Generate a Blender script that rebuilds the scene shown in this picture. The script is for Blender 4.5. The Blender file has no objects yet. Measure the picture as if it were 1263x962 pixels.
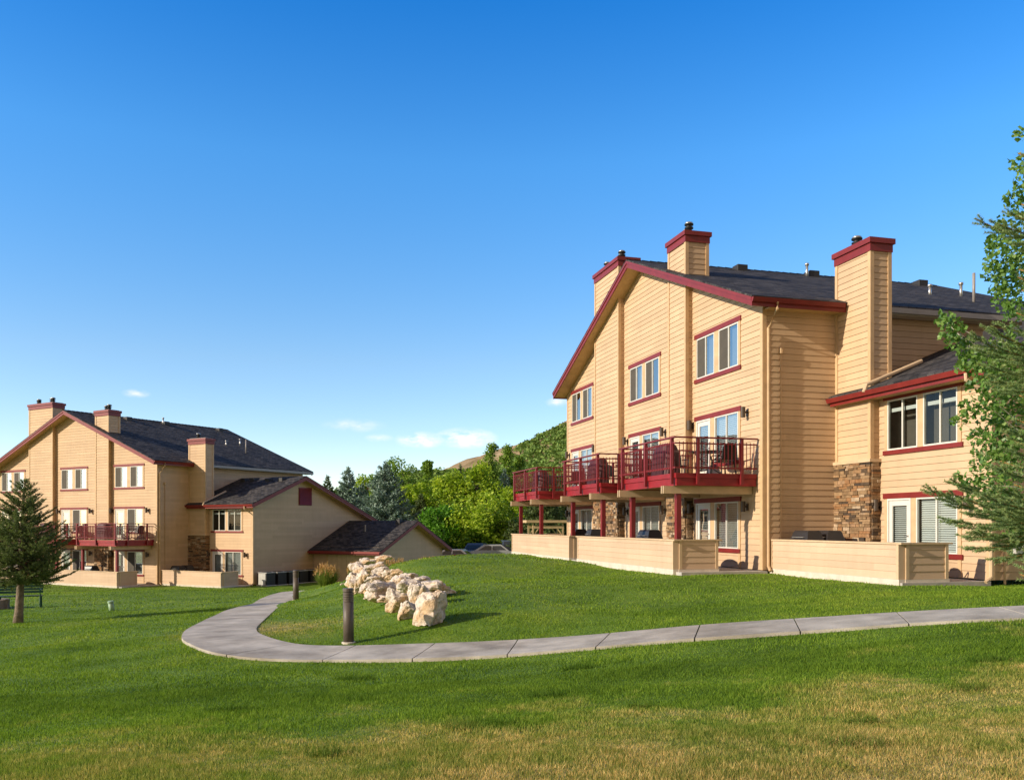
import bpy, math, random
import numpy as np
from mathutils import Vector, Matrix
R = math.radians
rng = np.random.default_rng(7)
random.seed(7)
scene = bpy.context.scene
col = scene.collection

# ------------------------------------------------------------------ camera, sky, sun, exposure
FPX, CX, CY, EYE = 1082.25, 631.5, 647.7, 2.0
cam_d = bpy.data.cameras.new("camera")
cam_d.sensor_width = 36.0
cam_d.lens = FPX / 1263 * 36.0
cam_d.shift_y = (CY - 481.0) / 1263
cam_d.clip_start, cam_d.clip_end = 0.1, 5000
cam = bpy.data.objects.new("camera", cam_d)
col.objects.link(cam)
cam.location = (0, 0, EYE)
cam.rotation_euler = (R(90), 0, 0)
scene.camera = cam

SUN_EL = R(21)
SUN_DIR = Vector((-0.932, -0.362, 0)).normalized() * math.cos(SUN_EL) + Vector((0, 0, math.sin(SUN_EL)))
sun_d = bpy.data.lights.new("sun", 'SUN')
sun_d.energy = 4.6
sun_d.angle = R(0.5)
sun_d.color = (1.0, 0.86, 0.66)
sun = bpy.data.objects.new("sun", sun_d)
col.objects.link(sun)
sun.location = (-40, -20, 30)
sun.rotation_euler = SUN_DIR.to_track_quat('Z', 'Y').to_euler()

REAR_FILL = (3.0, 2.1, 1.3)  # colour of the fill light added behind the viewer
world = bpy.data.worlds.new("World")
scene.world = world
world.use_nodes = True
wt = world.node_tree
wt.nodes.clear()
w_out = wt.nodes.new("ShaderNodeOutputWorld")
w_bg = wt.nodes.new("ShaderNodeBackground")
w_sky = wt.nodes.new("ShaderNodeTexSky")
w_sky.sky_type = 'NISHITA'
w_sky.sun_disc = False
w_sky.sun_elevation = SUN_EL
w_sky.sun_rotation = math.atan2(SUN_DIR.x, SUN_DIR.y)
w_sky.altitude = 1900
w_sky.air_density = 1.0
w_sky.dust_density = 0.3
w_sky.ozone_density = 2.0
w_bg.inputs[1].default_value = 0.15
# a few small fair-weather clouds low over the hill
w_tc = wt.nodes.new("ShaderNodeTexCoord")


def wmath(op, a, b=None, clamp=False):
    n = wt.nodes.new("ShaderNodeMath")
    n.operation = op
    n.use_clamp = clamp
    for i, v in enumerate((a, b)):
        if v is None:
            continue
        if isinstance(v, (int, float)):
            n.inputs[i].default_value = v
        else:
            wt.links.new(v, n.inputs[i])
    return n.outputs[0]


w_map = wt.nodes.new("ShaderNodeMapping")
w_map.inputs['Scale'].default_value = (46, 46, 105)
wt.links.new(w_tc.outputs['Generated'], w_map.inputs[0])
w_noise = wt.nodes.new("ShaderNodeTexNoise")
w_noise.inputs['Scale'].default_value = 1.0
w_noise.inputs['Detail'].default_value = 6
w_noise.inputs['Roughness'].default_value = 0.6
wt.links.new(w_map.outputs[0], w_noise.inputs['Vector'])
cloud = None
for az, el, ra, re, amt in ((-6.0, 5.5, 1.7, 0.62, 0.85), (-3.0, 5.65, 2.2, 0.75, 1.0), (-10.2, 6.4, 2.2, 0.5, 0.30),
                            (3.0, 7.95, 0.9, 0.35, 0.5), (-23.2, 7.85, 0.9, 0.3, 0.5), (-8.6, 5.6, 1.0, 0.3, 0.4)):
    a, e = R(az), R(el)
    n1 = wt.nodes.new("ShaderNodeVectorMath")
    n1.operation = 'SUBTRACT'
    n1.inputs[1].default_value = (math.sin(a) * math.cos(e), math.cos(a) * math.cos(e), math.sin(e))
    wt.links.new(w_tc.outputs['Generated'], n1.inputs[0])
    n2 = wt.nodes.new("ShaderNodeVectorMath")
    n2.operation = 'MULTIPLY'
    n2.inputs[1].default_value = (1 / R(ra), 1 / R(ra), 1 / R(re))
    wt.links.new(n1.outputs[0], n2.inputs[0])
    n3 = wt.nodes.new("ShaderNodeVectorMath")
    n3.operation = 'LENGTH'
    wt.links.new(n2.outputs[0], n3.inputs[0])
    m = wmath('MULTIPLY', wmath('SUBTRACT', 1.0, n3.outputs['Value'], True), amt)
    cloud = m if cloud is None else wmath('ADD', cloud, m)
cl = wmath('MULTIPLY', cloud, wmath('MULTIPLY', wmath('SUBTRACT', w_noise.outputs[0], 0.36, True), 6.5), True)
w_hsv = wt.nodes.new("ShaderNodeHueSaturation")
w_hsv.inputs['Hue'].default_value = 0.5
w_hsv.inputs['Saturation'].default_value = 1.25
w_hsv.inputs['Value'].default_value = 1.0
wt.links.new(w_sky.outputs[0], w_hsv.inputs['Color'])
# deep polarised blue overhead, paler towards the horizon
w_sep = wt.nodes.new("ShaderNodeSeparateXYZ")
wt.links.new(w_tc.outputs['Generated'], w_sep.inputs[0])
w_rmp = wt.nodes.new("ShaderNodeValToRGB")
for i, (p_, c_) in enumerate(((0.0, (.66, .56, .54)), (.18, (.78, .63, .56)), (.38, (.52, .72, .77)), (.53, (.13, .57, .79)), (.75, (.22, .32, .36)))):
    e_ = w_rmp.color_ramp.elements[i] if i < 2 else w_rmp.color_ramp.elements.new(p_)
    e_.position, e_.color = p_, (*c_, 1)
wt.links.new(w_sep.outputs[2], w_rmp.inputs[0])
w_grade = wt.nodes.new("ShaderNodeMixRGB")
w_grade.blend_type = 'MULTIPLY'
w_grade.inputs[0].default_value = 1.0
wt.links.new(w_hsv.outputs[0], w_grade.inputs[1])
wt.links.new(w_rmp.outputs[0], w_grade.inputs[2])
w_gain = wt.nodes.new("ShaderNodeVectorMath")
w_gain.operation = 'SCALE'
w_gain.inputs['Scale'].default_value = 2.0
wt.links.new(w_grade.outputs[0], w_gain.inputs[0])
# added warm glow in the unseen sky behind the viewer, lifting the shaded walls
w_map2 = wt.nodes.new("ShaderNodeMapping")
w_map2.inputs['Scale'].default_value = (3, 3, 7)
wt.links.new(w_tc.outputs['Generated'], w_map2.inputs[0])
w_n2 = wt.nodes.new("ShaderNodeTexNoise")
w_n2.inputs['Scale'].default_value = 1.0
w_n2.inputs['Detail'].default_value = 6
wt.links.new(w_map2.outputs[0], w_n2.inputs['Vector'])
w_fill_mask = wmath('MULTIPLY', wmath('SUBTRACT', wmath('MULTIPLY', w_sep.outputs[1], -1.0), 0.12), 3.0, True)
w_fill_mask = wmath('MULTIPLY', w_fill_mask, wmath('MULTIPLY', wmath('SUBTRACT', w_n2.outputs[0], 0.30), 5.0, True))
w_fill_mix = wt.nodes.new("ShaderNodeMixRGB")
w_fill_mix.inputs[2].default_value = (REAR_FILL[0], REAR_FILL[1], REAR_FILL[2], 1)
wt.links.new(w_fill_mask, w_fill_mix.inputs[0])
wt.links.new(w_gain.outputs[0], w_fill_mix.inputs[1])
w_mix = wt.nodes.new("ShaderNodeMixRGB")
w_mix.inputs[2].default_value = (6.2, 6.0, 6.0, 1)
wt.links.new(cl, w_mix.inputs[0])
wt.links.new(w_fill_mix.outputs[0], w_mix.inputs[1])
wt.links.new(w_mix.outputs[0], w_bg.inputs[0])
wt.links.new(w_bg.outputs[0], w_out.inputs[0])

scene.view_settings.view_transform = 'Standard'
scene.view_settings.look = 'None'
scene.view_settings.exposure = 0.35
scene.view_settings.gamma = 1.0
scene.view_settings.use_curve_mapping = False
scene.cycles.max_bounces = 6
scene.cycles.transparent_max_bounces = 12
scene.cycles.use_denoising = True


# ------------------------------------------------------------------ materials
def new_mat(name):
    m = bpy.data.materials.new(name)
    m.use_nodes = True
    nt = m.node_tree
    b = nt.nodes["Principled BSDF"]
    return m, nt, b


def node(nt, typ, **kw):
    n = nt.nodes.new(typ)
    for k, v in kw.items():
        if k in n.inputs:
            n.inputs[k].default_value = v
        else:
            setattr(n, k, v)
    return n


def ramp(nt, fac, stops):
    r = nt.nodes.new("ShaderNodeValToRGB")
    e = r.color_ramp.elements
    e[0].position, e[0].color = stops[0][0], (*stops[0][1], 1)
    e[1].position, e[1].color = stops[1][0], (*stops[1][1], 1)
    for p, c in stops[2:]:
        x = e.new(p)
        x.color = (*c, 1)
    nt.links.new(fac, r.inputs[0])
    return r.outputs[0]


def mixc(nt, fac, a, b, mode='MIX'):
    n = nt.nodes.new("ShaderNodeMixRGB")
    n.blend_type = mode
    for i, v in enumerate((fac, a, b)):
        if isinstance(v, (int, float)):
            n.inputs[i].default_value = v
        elif isinstance(v, tuple):
            n.inputs[i].default_value = (*v, 1)
        else:
            nt.links.new(v, n.inputs[i])
    return n.outputs[0]


def maths(nt, op, a, b=None, clamp=False):
    n = nt.nodes.new("ShaderNodeMath")
    n.operation = op
    n.use_clamp = clamp
    for i, v in enumerate((a, b)):
        if v is None:
            continue
        if isinstance(v, (int, float)):
            n.inputs[i].default_value = v
        else:
            nt.links.new(v, n.inputs[i])
    return n.outputs[0]


def plain(name, c, rough=0.6, metal=0.0, var=0.12, scale=3.0, bump=0.0, bscale=40.0, spec=0.4):
    """a painted or raw surface with a little wear in it"""
    m, nt, b = new_mat(name)
    tc = node(nt, "ShaderNodeTexCoord")
    n = node(nt, "ShaderNodeTexNoise", Scale=scale, Detail=5.0, Roughness=0.6)
    nt.links.new(tc.outputs['Object'], n.inputs['Vector'])
    lo = tuple(x * (1 - var) for x in c)
    hi = tuple(min(1, x * (1 + var)) for x in c)
    nt.links.new(ramp(nt, n.outputs[0], [(0.3, lo), (0.7, hi)]), b.inputs['Base Color'])
    b.inputs['Roughness'].default_value = rough
    b.inputs['Metallic'].default_value = metal
    b.inputs['Specular IOR Level'].default_value = spec
    if bump:
        n2 = node(nt, "ShaderNodeTexNoise", Scale=bscale, Detail=4.0)
        nt.links.new(tc.outputs['Object'], n2.inputs['Vector'])
        bp = node(nt, "ShaderNodeBump", Strength=bump, Distance=0.02)
        nt.links.new(n2.outputs[0], bp.inputs['Height'])
        nt.links.new(bp.outputs[0], b.inputs['Normal'])
    return m


def siding_mat(name, c):
    m, nt, b = new_mat(name)
    tc = node(nt, "ShaderNodeTexCoord")
    n = node(nt, "ShaderNodeTexNoise", Scale=0.7, Detail=5.0, Roughness=0.65)
    nt.links.new(tc.outputs['Object'], n.inputs['Vector'])
    base = ramp(nt, n.outputs[0], [(0.3, tuple(x * .92 for x in c)), (0.7, tuple(x * 1.06 for x in c))])
    mp = node(nt, "ShaderNodeMapping", Scale=(2.0, 2.0, 90.0))   # wood grain along the boards
    nt.links.new(tc.outputs['Object'], mp.inputs[0])
    g = node(nt, "ShaderNodeTexNoise", Scale=1.0, Detail=4.0)
    nt.links.new(mp.outputs[0], g.inputs['Vector'])
    # dirt washed down in faint streaks
    mp2 = node(nt, "ShaderNodeMapping", Scale=(5.0, 5.0, 0.25))
    nt.links.new(tc.outputs['Object'], mp2.inputs[0])
    s = node(nt, "ShaderNodeTexNoise", Scale=1.0, Detail=3.0)
    nt.links.new(mp2.outputs[0], s.inputs['Vector'])
    at = node(nt, "ShaderNodeAttribute", attribute_name='rnd')
    base = mixc(nt, 1.0, base, ramp(nt, at.outputs['Fac'], [(0.0, (0.93, 0.925, 0.92)), (1.0, (1.05, 1.05, 1.055))]), 'MULTIPLY')
    k = ramp(nt, s.outputs[0], [(0.35, (0.965, 0.96, 0.955)), (0.6, (1, 1, 1))])
    nt.links.new(mixc(nt, 1.0, base, k, 'MULTIPLY'), b.inputs['Base Color'])
    b.inputs['Roughness'].default_value = 0.65
    b.inputs['Specular IOR Level'].default_value = 0.25
    bp = node(nt, "ShaderNodeBump", Strength=0.12, Distance=0.01)
    nt.links.new(g.outputs[0], bp.inputs['Height'])
    nt.links.new(bp.outputs[0], b.inputs['Normal'])
    return m


def shingle_mat(name, swap):
    m, nt, b = new_mat(name)
    tc = node(nt, "ShaderNodeTexCoord")
    sep = node(nt, "ShaderNodeSeparateXYZ")
    nt.links.new(tc.outputs['Object'], sep.inputs[0])
    cmb = node(nt, "ShaderNodeCombineXYZ")
    nt.links.new(sep.outputs[1 if swap else 0], cmb.inputs[0])
    nt.links.new(sep.outputs[0 if swap else 1], cmb.inputs[1])
    br = node(nt, "ShaderNodeTexBrick", Scale=1.0)
    br.inputs['Brick Width'].default_value = 0.30
    br.inputs['Row Height'].default_value = 0.15
    br.inputs['Mortar Size'].default_value = 0.012
    br.inputs['Mortar Smooth'].default_value = 0.3
    br.inputs['Color1'].default_value = (0.018, 0.018, 0.021, 1)
    br.inputs['Color2'].default_value = (0.090, 0.084, 0.084, 1)
    br.inputs['Mortar'].default_value = (0.010, 0.010, 0.012, 1)
    br.offset = 0.37
    nt.links.new(cmb.outputs[0], br.inputs['Vector'])
    n = node(nt, "ShaderNodeTexNoise", Scale=0.9, Detail=6.0)
    nt.links.new(cmb.outputs[0], n.inputs['Vector'])
    k = ramp(nt, n.outputs[0], [(0.3, (0.75, 0.75, 0.78)), (0.7, (1.25, 1.2, 1.15))])
    nt.links.new(mixc(nt, 1.0, br.outputs[0], k, 'MULTIPLY'), b.inputs['Base Color'])
    b.inputs['Roughness'].default_value = 0.85
    b.inputs['Specular IOR Level'].default_value = 0.25
    # each course lies thicker at its butt end
    fr = maths(nt, 'FRACT', maths(nt, 'DIVIDE', sep.outputs[0 if swap else 1], 0.15))
    g = node(nt, "ShaderNodeTexNoise", Scale=60.0, Detail=3.0)
    nt.links.new(tc.outputs['Object'], g.inputs['Vector'])
    h = maths(nt, 'ADD', maths(nt, 'SUBTRACT', 0.0, br.outputs['Fac']), maths(nt, 'MULTIPLY', g.outputs[0], 0.5))
    h = maths(nt, 'ADD', h, maths(nt, 'MULTIPLY', fr, 0.6))
    bp = node(nt, "ShaderNodeBump", Strength=0.9, Distance=0.02)
    nt.links.new(h, bp.inputs['Height'])
    nt.links.new(bp.outputs[0], b.inputs['Normal'])
    return m


def attr_mat(name, stops, rough=0.8, noise=0.0, nscale=6.0, bump=0.0, bscale=30.0, transl=0.0, spec=0.3):
    """colour picked per face by the stored 'rnd' value"""
    m, nt, b = new_mat(name)
    at = node(nt, "ShaderNodeAttribute", attribute_name='rnd')
    c = ramp(nt, at.outputs['Fac'], stops)
    tc = node(nt, "ShaderNodeTexCoord")
    if noise:
        n = node(nt, "ShaderNodeTexNoise", Scale=nscale, Detail=5.0, Roughness=0.65)
        nt.links.new(tc.outputs['Object'], n.inputs['Vector'])
        k = ramp(nt, n.outputs[0], [(0.3, (1 - noise,) * 3), (0.7, (1 + noise,) * 3)])
        c = mixc(nt, 1.0, c, k, 'MULTIPLY')
    nt.links.new(c, b.inputs['Base Color'])
    b.inputs['Roughness'].default_value = rough
    b.inputs['Specular IOR Level'].default_value = spec
    if bump:
        n2 = node(nt, "ShaderNodeTexNoise", Scale=bscale, Detail=5.0)
        nt.links.new(tc.outputs['Object'], n2.inputs['Vector'])
        bp = node(nt, "ShaderNodeBump", Strength=bump, Distance=0.03)
        nt.links.new(n2.outputs[0], bp.inputs['Height'])
        nt.links.new(bp.outputs[0], b.inputs['Normal'])
    if transl:
        tr = node(nt, "ShaderNodeBsdfTranslucent")
        nt.links.new(mixc(nt, 1.0, c, (1.25, 1.35, 0.6), 'MULTIPLY'), tr.inputs[0])
        mx = node(nt, "ShaderNodeMixShader")
        mx.inputs[0].default_value = transl
        nt.links.new(b.outputs[0], mx.inputs[1])
        nt.links.new(tr.outputs[0], mx.inputs[2])
        nt.links.new(mx.outputs[0], nt.nodes["Material Output"].inputs[0])
    return m


def glass_mat():
    m, nt, b = new_mat("window_glass")
    nt.nodes.remove(b)
    fr = node(nt, "ShaderNodeFresnel", IOR=1.55)
    tr = node(nt, "ShaderNodeBsdfTransparent")
    tr.inputs[0].default_value = (0.80, 0.86, 0.86, 1)
    gl = node(nt, "ShaderNodeBsdfGlossy", Roughness=0.01)
    n = node(nt, "ShaderNodeTexNoise", Scale=1.3, Detail=1.0)
    tc = node(nt, "ShaderNodeTexCoord")
    nt.links.new(tc.outputs['Object'], n.inputs['Vector'])
    bp = node(nt, "ShaderNodeBump", Strength=0.04, Distance=0.05)
    nt.links.new(n.outputs[0], bp.inputs['Height'])
    nt.links.new(bp.outputs[0], gl.inputs['Normal'])
    f = maths(nt, 'ADD', maths(nt, 'MULTIPLY', fr.outputs[0], 0.6), 0.01, True)
    mx = node(nt, "ShaderNodeMixShader")
    nt.links.new(f, mx.inputs[0])
    nt.links.new(tr.outputs[0], mx.inputs[1])
    nt.links.new(gl.outputs[0], mx.inputs[2])
    nt.links.new(mx.outputs[0], nt.nodes["Material Output"].inputs[0])
    return m


def grass_mat(name, blade):
    m, nt, b = new_mat(name)
    geo = node(nt, "ShaderNodeNewGeometry")
    sep = node(nt, "ShaderNodeSeparateXYZ")
    nt.links.new(geo.outputs['Position'], sep.inputs[0])

    def noi(scale, detail=5.0, rough=0.6):
        n = node(nt, "ShaderNodeTexNoise", Scale=scale, Detail=detail, Roughness=rough)
        nt.links.new(geo.outputs['Position'], n.inputs['Vector'])
        return n.outputs[0]
    n1, n2, n3 = noi(0.45, 6.0, 0.75), noi(0.9), noi(5.0, 4.0)
    # a band of deeper green crosses the lawn at the foot of the slope
    deep_band = maths(nt, 'SUBTRACT', 1.0, maths(nt, 'MULTIPLY', maths(nt, 'ABSOLUTE', maths(nt, 'SUBTRACT', sep.outputs[1], 11.0)), 0.38), True)
    n1 = maths(nt, 'SUBTRACT', n1, maths(nt, 'MULTIPLY', deep_band, 0.13))
    # lush green, with deeper and yellower patches where the lawn grows unevenly
    c = ramp(nt, n1, [(0.30, GRASS[0]), (0.5, GRASS[1]), (0.72, GRASS[2])])
    # the far lawn is watered evenly and lighter
    # the near edge of the lawn is thin and straw-dry in patches
    d0 = maths(nt, 'SUBTRACT', 8.8, sep.outputs[1])
    d0 = maths(nt, 'ADD', d0, maths(nt, 'MULTIPLY', sep.outputs[0], 0.26))
    d0 = maths(nt, 'MULTIPLY', d0, 0.35)
    d0 = maths(nt, 'ADD', d0, maths(nt, 'MULTIPLY', maths(nt, 'SUBTRACT', n2, 0.5), 4.2))
    d0 = maths(nt, 'ADD', d0, maths(nt, 'MULTIPLY', maths(nt, 'SUBTRACT', n3, 0.5), 1.6), False)
    d0 = maths(nt, 'MULTIPLY', d0, 0.60, True)
    # a dry spot inside the bend of the path
    vd = node(nt, "ShaderNodeVectorMath", operation='DISTANCE')
    vd.inputs[1].default_value = (-5.2, 18.6, -0.15)
    nt.links.new(geo.outputs['Position'], vd.inputs[0])
    d1 = maths(nt, 'SUBTRACT', 1.1, maths(nt, 'MULTIPLY', vd.outputs['Value'], 0.50))
    d1 = maths(nt, 'MULTIPLY', maths(nt, 'ADD', d1, maths(nt, 'MULTIPLY', maths(nt, 'SUBTRACT', n3, 0.5), 1.6)), 0.75, True)
    dry = maths(nt, 'MAXIMUM', d0, d1)
    if blade:
        at = node(nt, "ShaderNodeAttribute", attribute_name='rnd')
        dry = maths(nt, 'MULTIPLY', dry, maths(nt, 'ADD', maths(nt, 'MULTIPLY', at.outputs['Fac'], 1.1), 0.25), True)
    straw = ramp(nt, n3, [(0.3, GRASS[3]), (0.7, GRASS[4])])
    c = mixc(nt, dry, c, straw)
    if blade:
        k = ramp(nt, at.outputs['Fac'], [(0.0, (0.42, 0.50, 0.42)), (0.5, (0.95, 0.95, 0.95)), (1.0, (1.75, 1.5, 1.5))])
        c = mixc(nt, 1.0, c, k, 'MULTIPLY')
    else:
        k = ramp(nt, noi(45.0, 4.0, 0.7), [(0.3, (0.55, 0.58, 0.55)), (0.7, (1.05, 1.05, 1.05))])
        c = mixc(nt, 1.0, c, k, 'MULTIPLY')
    nt.links.new(c, b.inputs['Base Color'])
    b.inputs['Roughness'].default_value = 0.7
    b.inputs['Specular IOR Level'].default_value = 0.18
    if blade:
        tr = node(nt, "ShaderNodeBsdfTranslucent")
        nt.links.new(mixc(nt, 1.0, c, (1.2, 1.25, 0.6), 'MULTIPLY'), tr.inputs[0])
        mx = node(nt, "ShaderNodeMixShader")
        mx.inputs[0].default_value = 0.35
        nt.links.new(b.outputs[0], mx.inputs[1])
        nt.links.new(tr.outputs[0], mx.inputs[2])
        nt.links.new(mx.outputs[0], nt.nodes["Material Output"].inputs[0])
    else:
        bp = node(nt, "ShaderNodeBump", Strength=0.8, Distance=0.05)
        nt.links.new(noi(30.0, 5.0, 0.7), bp.inputs['Height'])
        nt.links.new(bp.outputs[0], b.inputs['Normal'])
    return m


GRASS = [(0.095, 0.180, 0.016), (0.165, 0.278, 0.026), (0.265, 0.355, 0.046), (0.32, 0.265, 0.075), (0.64, 0.50, 0.22)]
M = {}
M['siding'] = siding_mat("tan_siding", (0.57, 0.405, 0.258))
M['siding_pale'] = siding_mat("pale_tan_siding", (0.565, 0.41, 0.285))
M['trim'] = plain("tan_trim", (0.55, 0.375, 0.215), 0.6)
M['trim_pale'] = plain("pale_tan_trim", (0.56, 0.41, 0.265), 0.6)
M['soffit'] = plain("tan_soffit", (0.50, 0.33, 0.16), 0.7)
M['red'] = plain("dark_red_trim", (0.195, 0.021, 0.018), 0.45, var=0.15)
M['deckred'] = plain("balcony_red", (0.255, 0.014, 0.020), 0.4, var=0.18, bump=0.1)
M['rail'] = plain("railing_red", (0.19, 0.018, 0.022), 0.35, var=0.15)
M['shingle_y'] = shingle_mat("charcoal_shingles", True)
M['shingle_x'] = shingle_mat("charcoal_shingles_across", False)
M['white'] = plain("white_vinyl", (0.64, 0.62, 0.57), 0.35, var=0.04)
M['glass'] = glass_mat()
M['curtain'] = plain("pale_curtain", (0.20, 0.215, 0.22), 0.9, var=0.1)
M['blind'] = plain("white_blind_slats", (0.56, 0.56, 0.54), 0.6, var=0.05)
M['screen'] = plain("grey_insect_screen", (0.075, 0.065, 0.052), 0.8)
M['inside'] = plain("dim_room", (0.10, 0.085, 0.07), 0.9)
M['gutter_grey'] = plain("grey_gutter", (0.30, 0.28, 0.27), 0.4)
M['lamp'] = plain("bronze_lamp", (0.075, 0.055, 0.042), 0.4, metal=0.3)
M['steel'] = plain("galvanised_steel", (0.55, 0.55, 0.54), 0.35, metal=0.8)
M['black'] = plain("black_metal", (0.016, 0.016, 0.018), 0.5)
M['vent'] = plain("dark_roof_vent", (0.03, 0.03, 0.033), 0.6)
M['stone'] = attr_mat("ledge_stone", [(0.0, (0.055, 0.042, 0.034)), (0.25, (0.17, 0.105, 0.055)), (0.5, (0.29, 0.19, 0.105)), (0.75, (0.25, 0.125, 0.055)), (1.0, (0.42, 0.33, 0.23))], 0.9, 0.35, 9.0, 0.5, 25.0)
M['concrete'] = plain("pale_concrete", (0.42, 0.39, 0.36), 0.85, var=0.15, scale=2.5, bump=0.3, bscale=60)
M['footing'] = plain("footing_concrete", (0.58, 0.52, 0.44), 0.85, var=0.15, scale=4, bump=0.3)
M['path'] = plain("path_concrete", (0.46, 0.425, 0.375), 0.85, var=0.30, scale=1.6, bump=0.35, bscale=70)
_nt = M['path'].node_tree
_geo = node(_nt, "ShaderNodeNewGeometry")
_st = node(_nt, "ShaderNodeTexNoise", Scale=0.55, Detail=8.0, Roughness=0.72)
_nt.links.new(_geo.outputs['Position'], _st.inputs['Vector'])
_b = _nt.nodes["Principled BSDF"]
_src = _b.inputs['Base Color'].links[0].from_socket
_nt.links.new(mixc(_nt, 1.0, _src, ramp(_nt, _st.outputs[0], [(0.36, (0.72, 0.69, 0.66)), (0.55, (1.0, 1.0, 1.0))]), 'MULTIPLY'), _b.inputs['Base Color'])
M['grass_ground'] = grass_mat("lawn_soil", False)
M['grass_blade'] = grass_mat("lawn_blades", True)
M['bollard'] = plain("bollard_bronze", (0.105, 0.085, 0.068), 0.5, var=0.12, scale=8, bump=0.15, bscale=80)
M['bark'] = plain("grey_bark", (0.20, 0.155, 0.12), 0.95, var=0.4, scale=9, bump=0.9, bscale=22)
M['darkbark'] = plain("brown_bark", (0.09, 0.065, 0.045), 0.95, var=0.4, scale=9, bump=0.8, bscale=22)
M['palebark'] = plain("pale_aspen_bark", (0.55, 0.52, 0.44), 0.9, var=0.25, scale=10, bump=0.4)
M['needle'] = attr_mat("spruce_needles", [(0.0, (0.055, 0.092, 0.032)), (0.5, (0.130, 0.180, 0.066)), (1.0, (0.27, 0.31, 0.12))], 0.6, transl=0.25)
M['needle_near'] = attr_mat("green_spruce_needles", [(0.0, (0.13, 0.22, 0.095)), (0.55, (0.25, 0.36, 0.155)), (1.0, (0.46, 0.50, 0.20))], 0.5, transl=0.3)
M['needle_blue'] = attr_mat("blue_spruce_needles", [(0.0, (0.112, 0.182, 0.145)), (0.5, (0.238, 0.336, 0.280)), (1.0, (0.448, 0.560, 0.476))], 0.6, transl=0.1)
M['twig'] = plain("orange_twig", (0.32, 0.17, 0.055), 0.8)
M['leaf_aspen'] = attr_mat("aspen_leaves", [(0.0, (0.069, 0.156, 0.035)), (0.5, (0.137, 0.264, 0.055)), (1.0, (0.273, 0.390, 0.098))], 0.45, transl=0.35, spec=0.5)
M['leaf_lime'] = attr_mat("yellow_green_leaves", [(0.0, (0.137, 0.227, 0.018)), (0.5, (0.296, 0.421, 0.033)), (1.0, (0.546, 0.615, 0.049))], 0.6, transl=0.35)
M['leaf_mid'] = attr_mat("mid_green_leaves", [(0.0, (0.097, 0.183, 0.026)), (0.5, (0.199, 0.318, 0.046)), (1.0, (0.342, 0.457, 0.071))], 0.6, transl=0.3)
M['leaf_bright'] = attr_mat("bright_green_leaves", [(0.0, (0.058, 0.166, 0.016)), (0.5, (0.127, 0.302, 0.027)), (1.0, (0.215, 0.410, 0.043))], 0.6, transl=0.35)
M['leaf_scrub'] = attr_mat("scrub_oak_leaves", [(0.0, (0.077, 0.149, 0.030)), (0.5, (0.154, 0.256, 0.056)), (1.0, (0.282, 0.371, 0.090))], 0.8, transl=0.15)
M['reed'] = attr_mat("reed_blades", [(0.0, (0.09, 0.15, 0.025)), (1.0, (0.24, 0.29, 0.07))], 0.7, transl=0.3)
M['plume'] = attr_mat("rust_plumes", [(0.0, (0.36, 0.20, 0.085)), (1.0, (0.56, 0.36, 0.18))], 0.9, transl=0.3)
M['wood'] = plain("pale_timber", (0.50, 0.36, 0.20), 0.8, var=0.15)
M['bench'] = plain("green_bench_paint", (0.010, 0.075, 0.050), 0.4)
M['marker'] = plain("pale_green_plastic", (0.30, 0.44, 0.30), 0.5)
M['block'] = plain("grey_brown_block", (0.26, 0.21, 0.17), 0.9, var=0.3, scale=6, bump=0.5)
M['grill_cover'] = plain("dark_grill_lid", (0.030, 0.028, 0.030), 0.35)
M['maroon_cover'] = plain("maroon_vinyl_cover", (0.055, 0.014, 0.018), 0.6, var=0.2)
M['meter'] = plain("grey_meter_enamel", (0.42, 0.42, 0.42), 0.4)
M['rubber'] = plain("tyre_rubber", (0.02, 0.02, 0.02), 0.8)
M['hvac'] = plain("dark_hvac_louvres", (0.022, 0.023, 0.026), 0.5)
M['hvac_top'] = plain("pale_hvac_panel", (0.42, 0.42, 0.40), 0.5)


def rock_mat():
    m, nt, b = new_mat("cream_sandstone")
    tc = node(nt, "ShaderNodeTexCoord")
    n = node(nt, "ShaderNodeTexNoise", Scale=1.7, Detail=6.0, Roughness=0.6)
    nt.links.new(tc.outputs['Object'], n.inputs['Vector'])
    c = ramp(nt, n.outputs[0], [(0.30, (0.58, 0.53, 0.49)), (0.50, (0.70, 0.62, 0.54)), (0.60, (0.60, 0.44, 0.28)), (0.74, (0.50, 0.31, 0.16))])
    n2 = node(nt, "ShaderNodeTexNoise", Scale=9.0, Detail=8.0, Roughness=0.7)
    nt.links.new(tc.outputs['Object'], n2.inputs['Vector'])
    k = ramp(nt, n2.outputs[0], [(0.30, (0.45, 0.40, 0.37)), (0.47, (0.98, 0.97, 0.96)), (0.7, (1.10, 1.08, 1.05))])
    nt.links.new(mixc(nt, 1.0, c, k, 'MULTIPLY'), b.inputs['Base Color'])
    b.inputs['Roughness'].default_value = 0.9
    b.inputs['Specular IOR Level'].default_value = 0.2
    bp = node(nt, "ShaderNodeBump", Strength=0.9, Distance=0.06)
    nt.links.new(n2.outputs[0], bp.inputs['Height'])
    nt.links.new(bp.outputs[0], b.inputs['Normal'])
    return m


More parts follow.
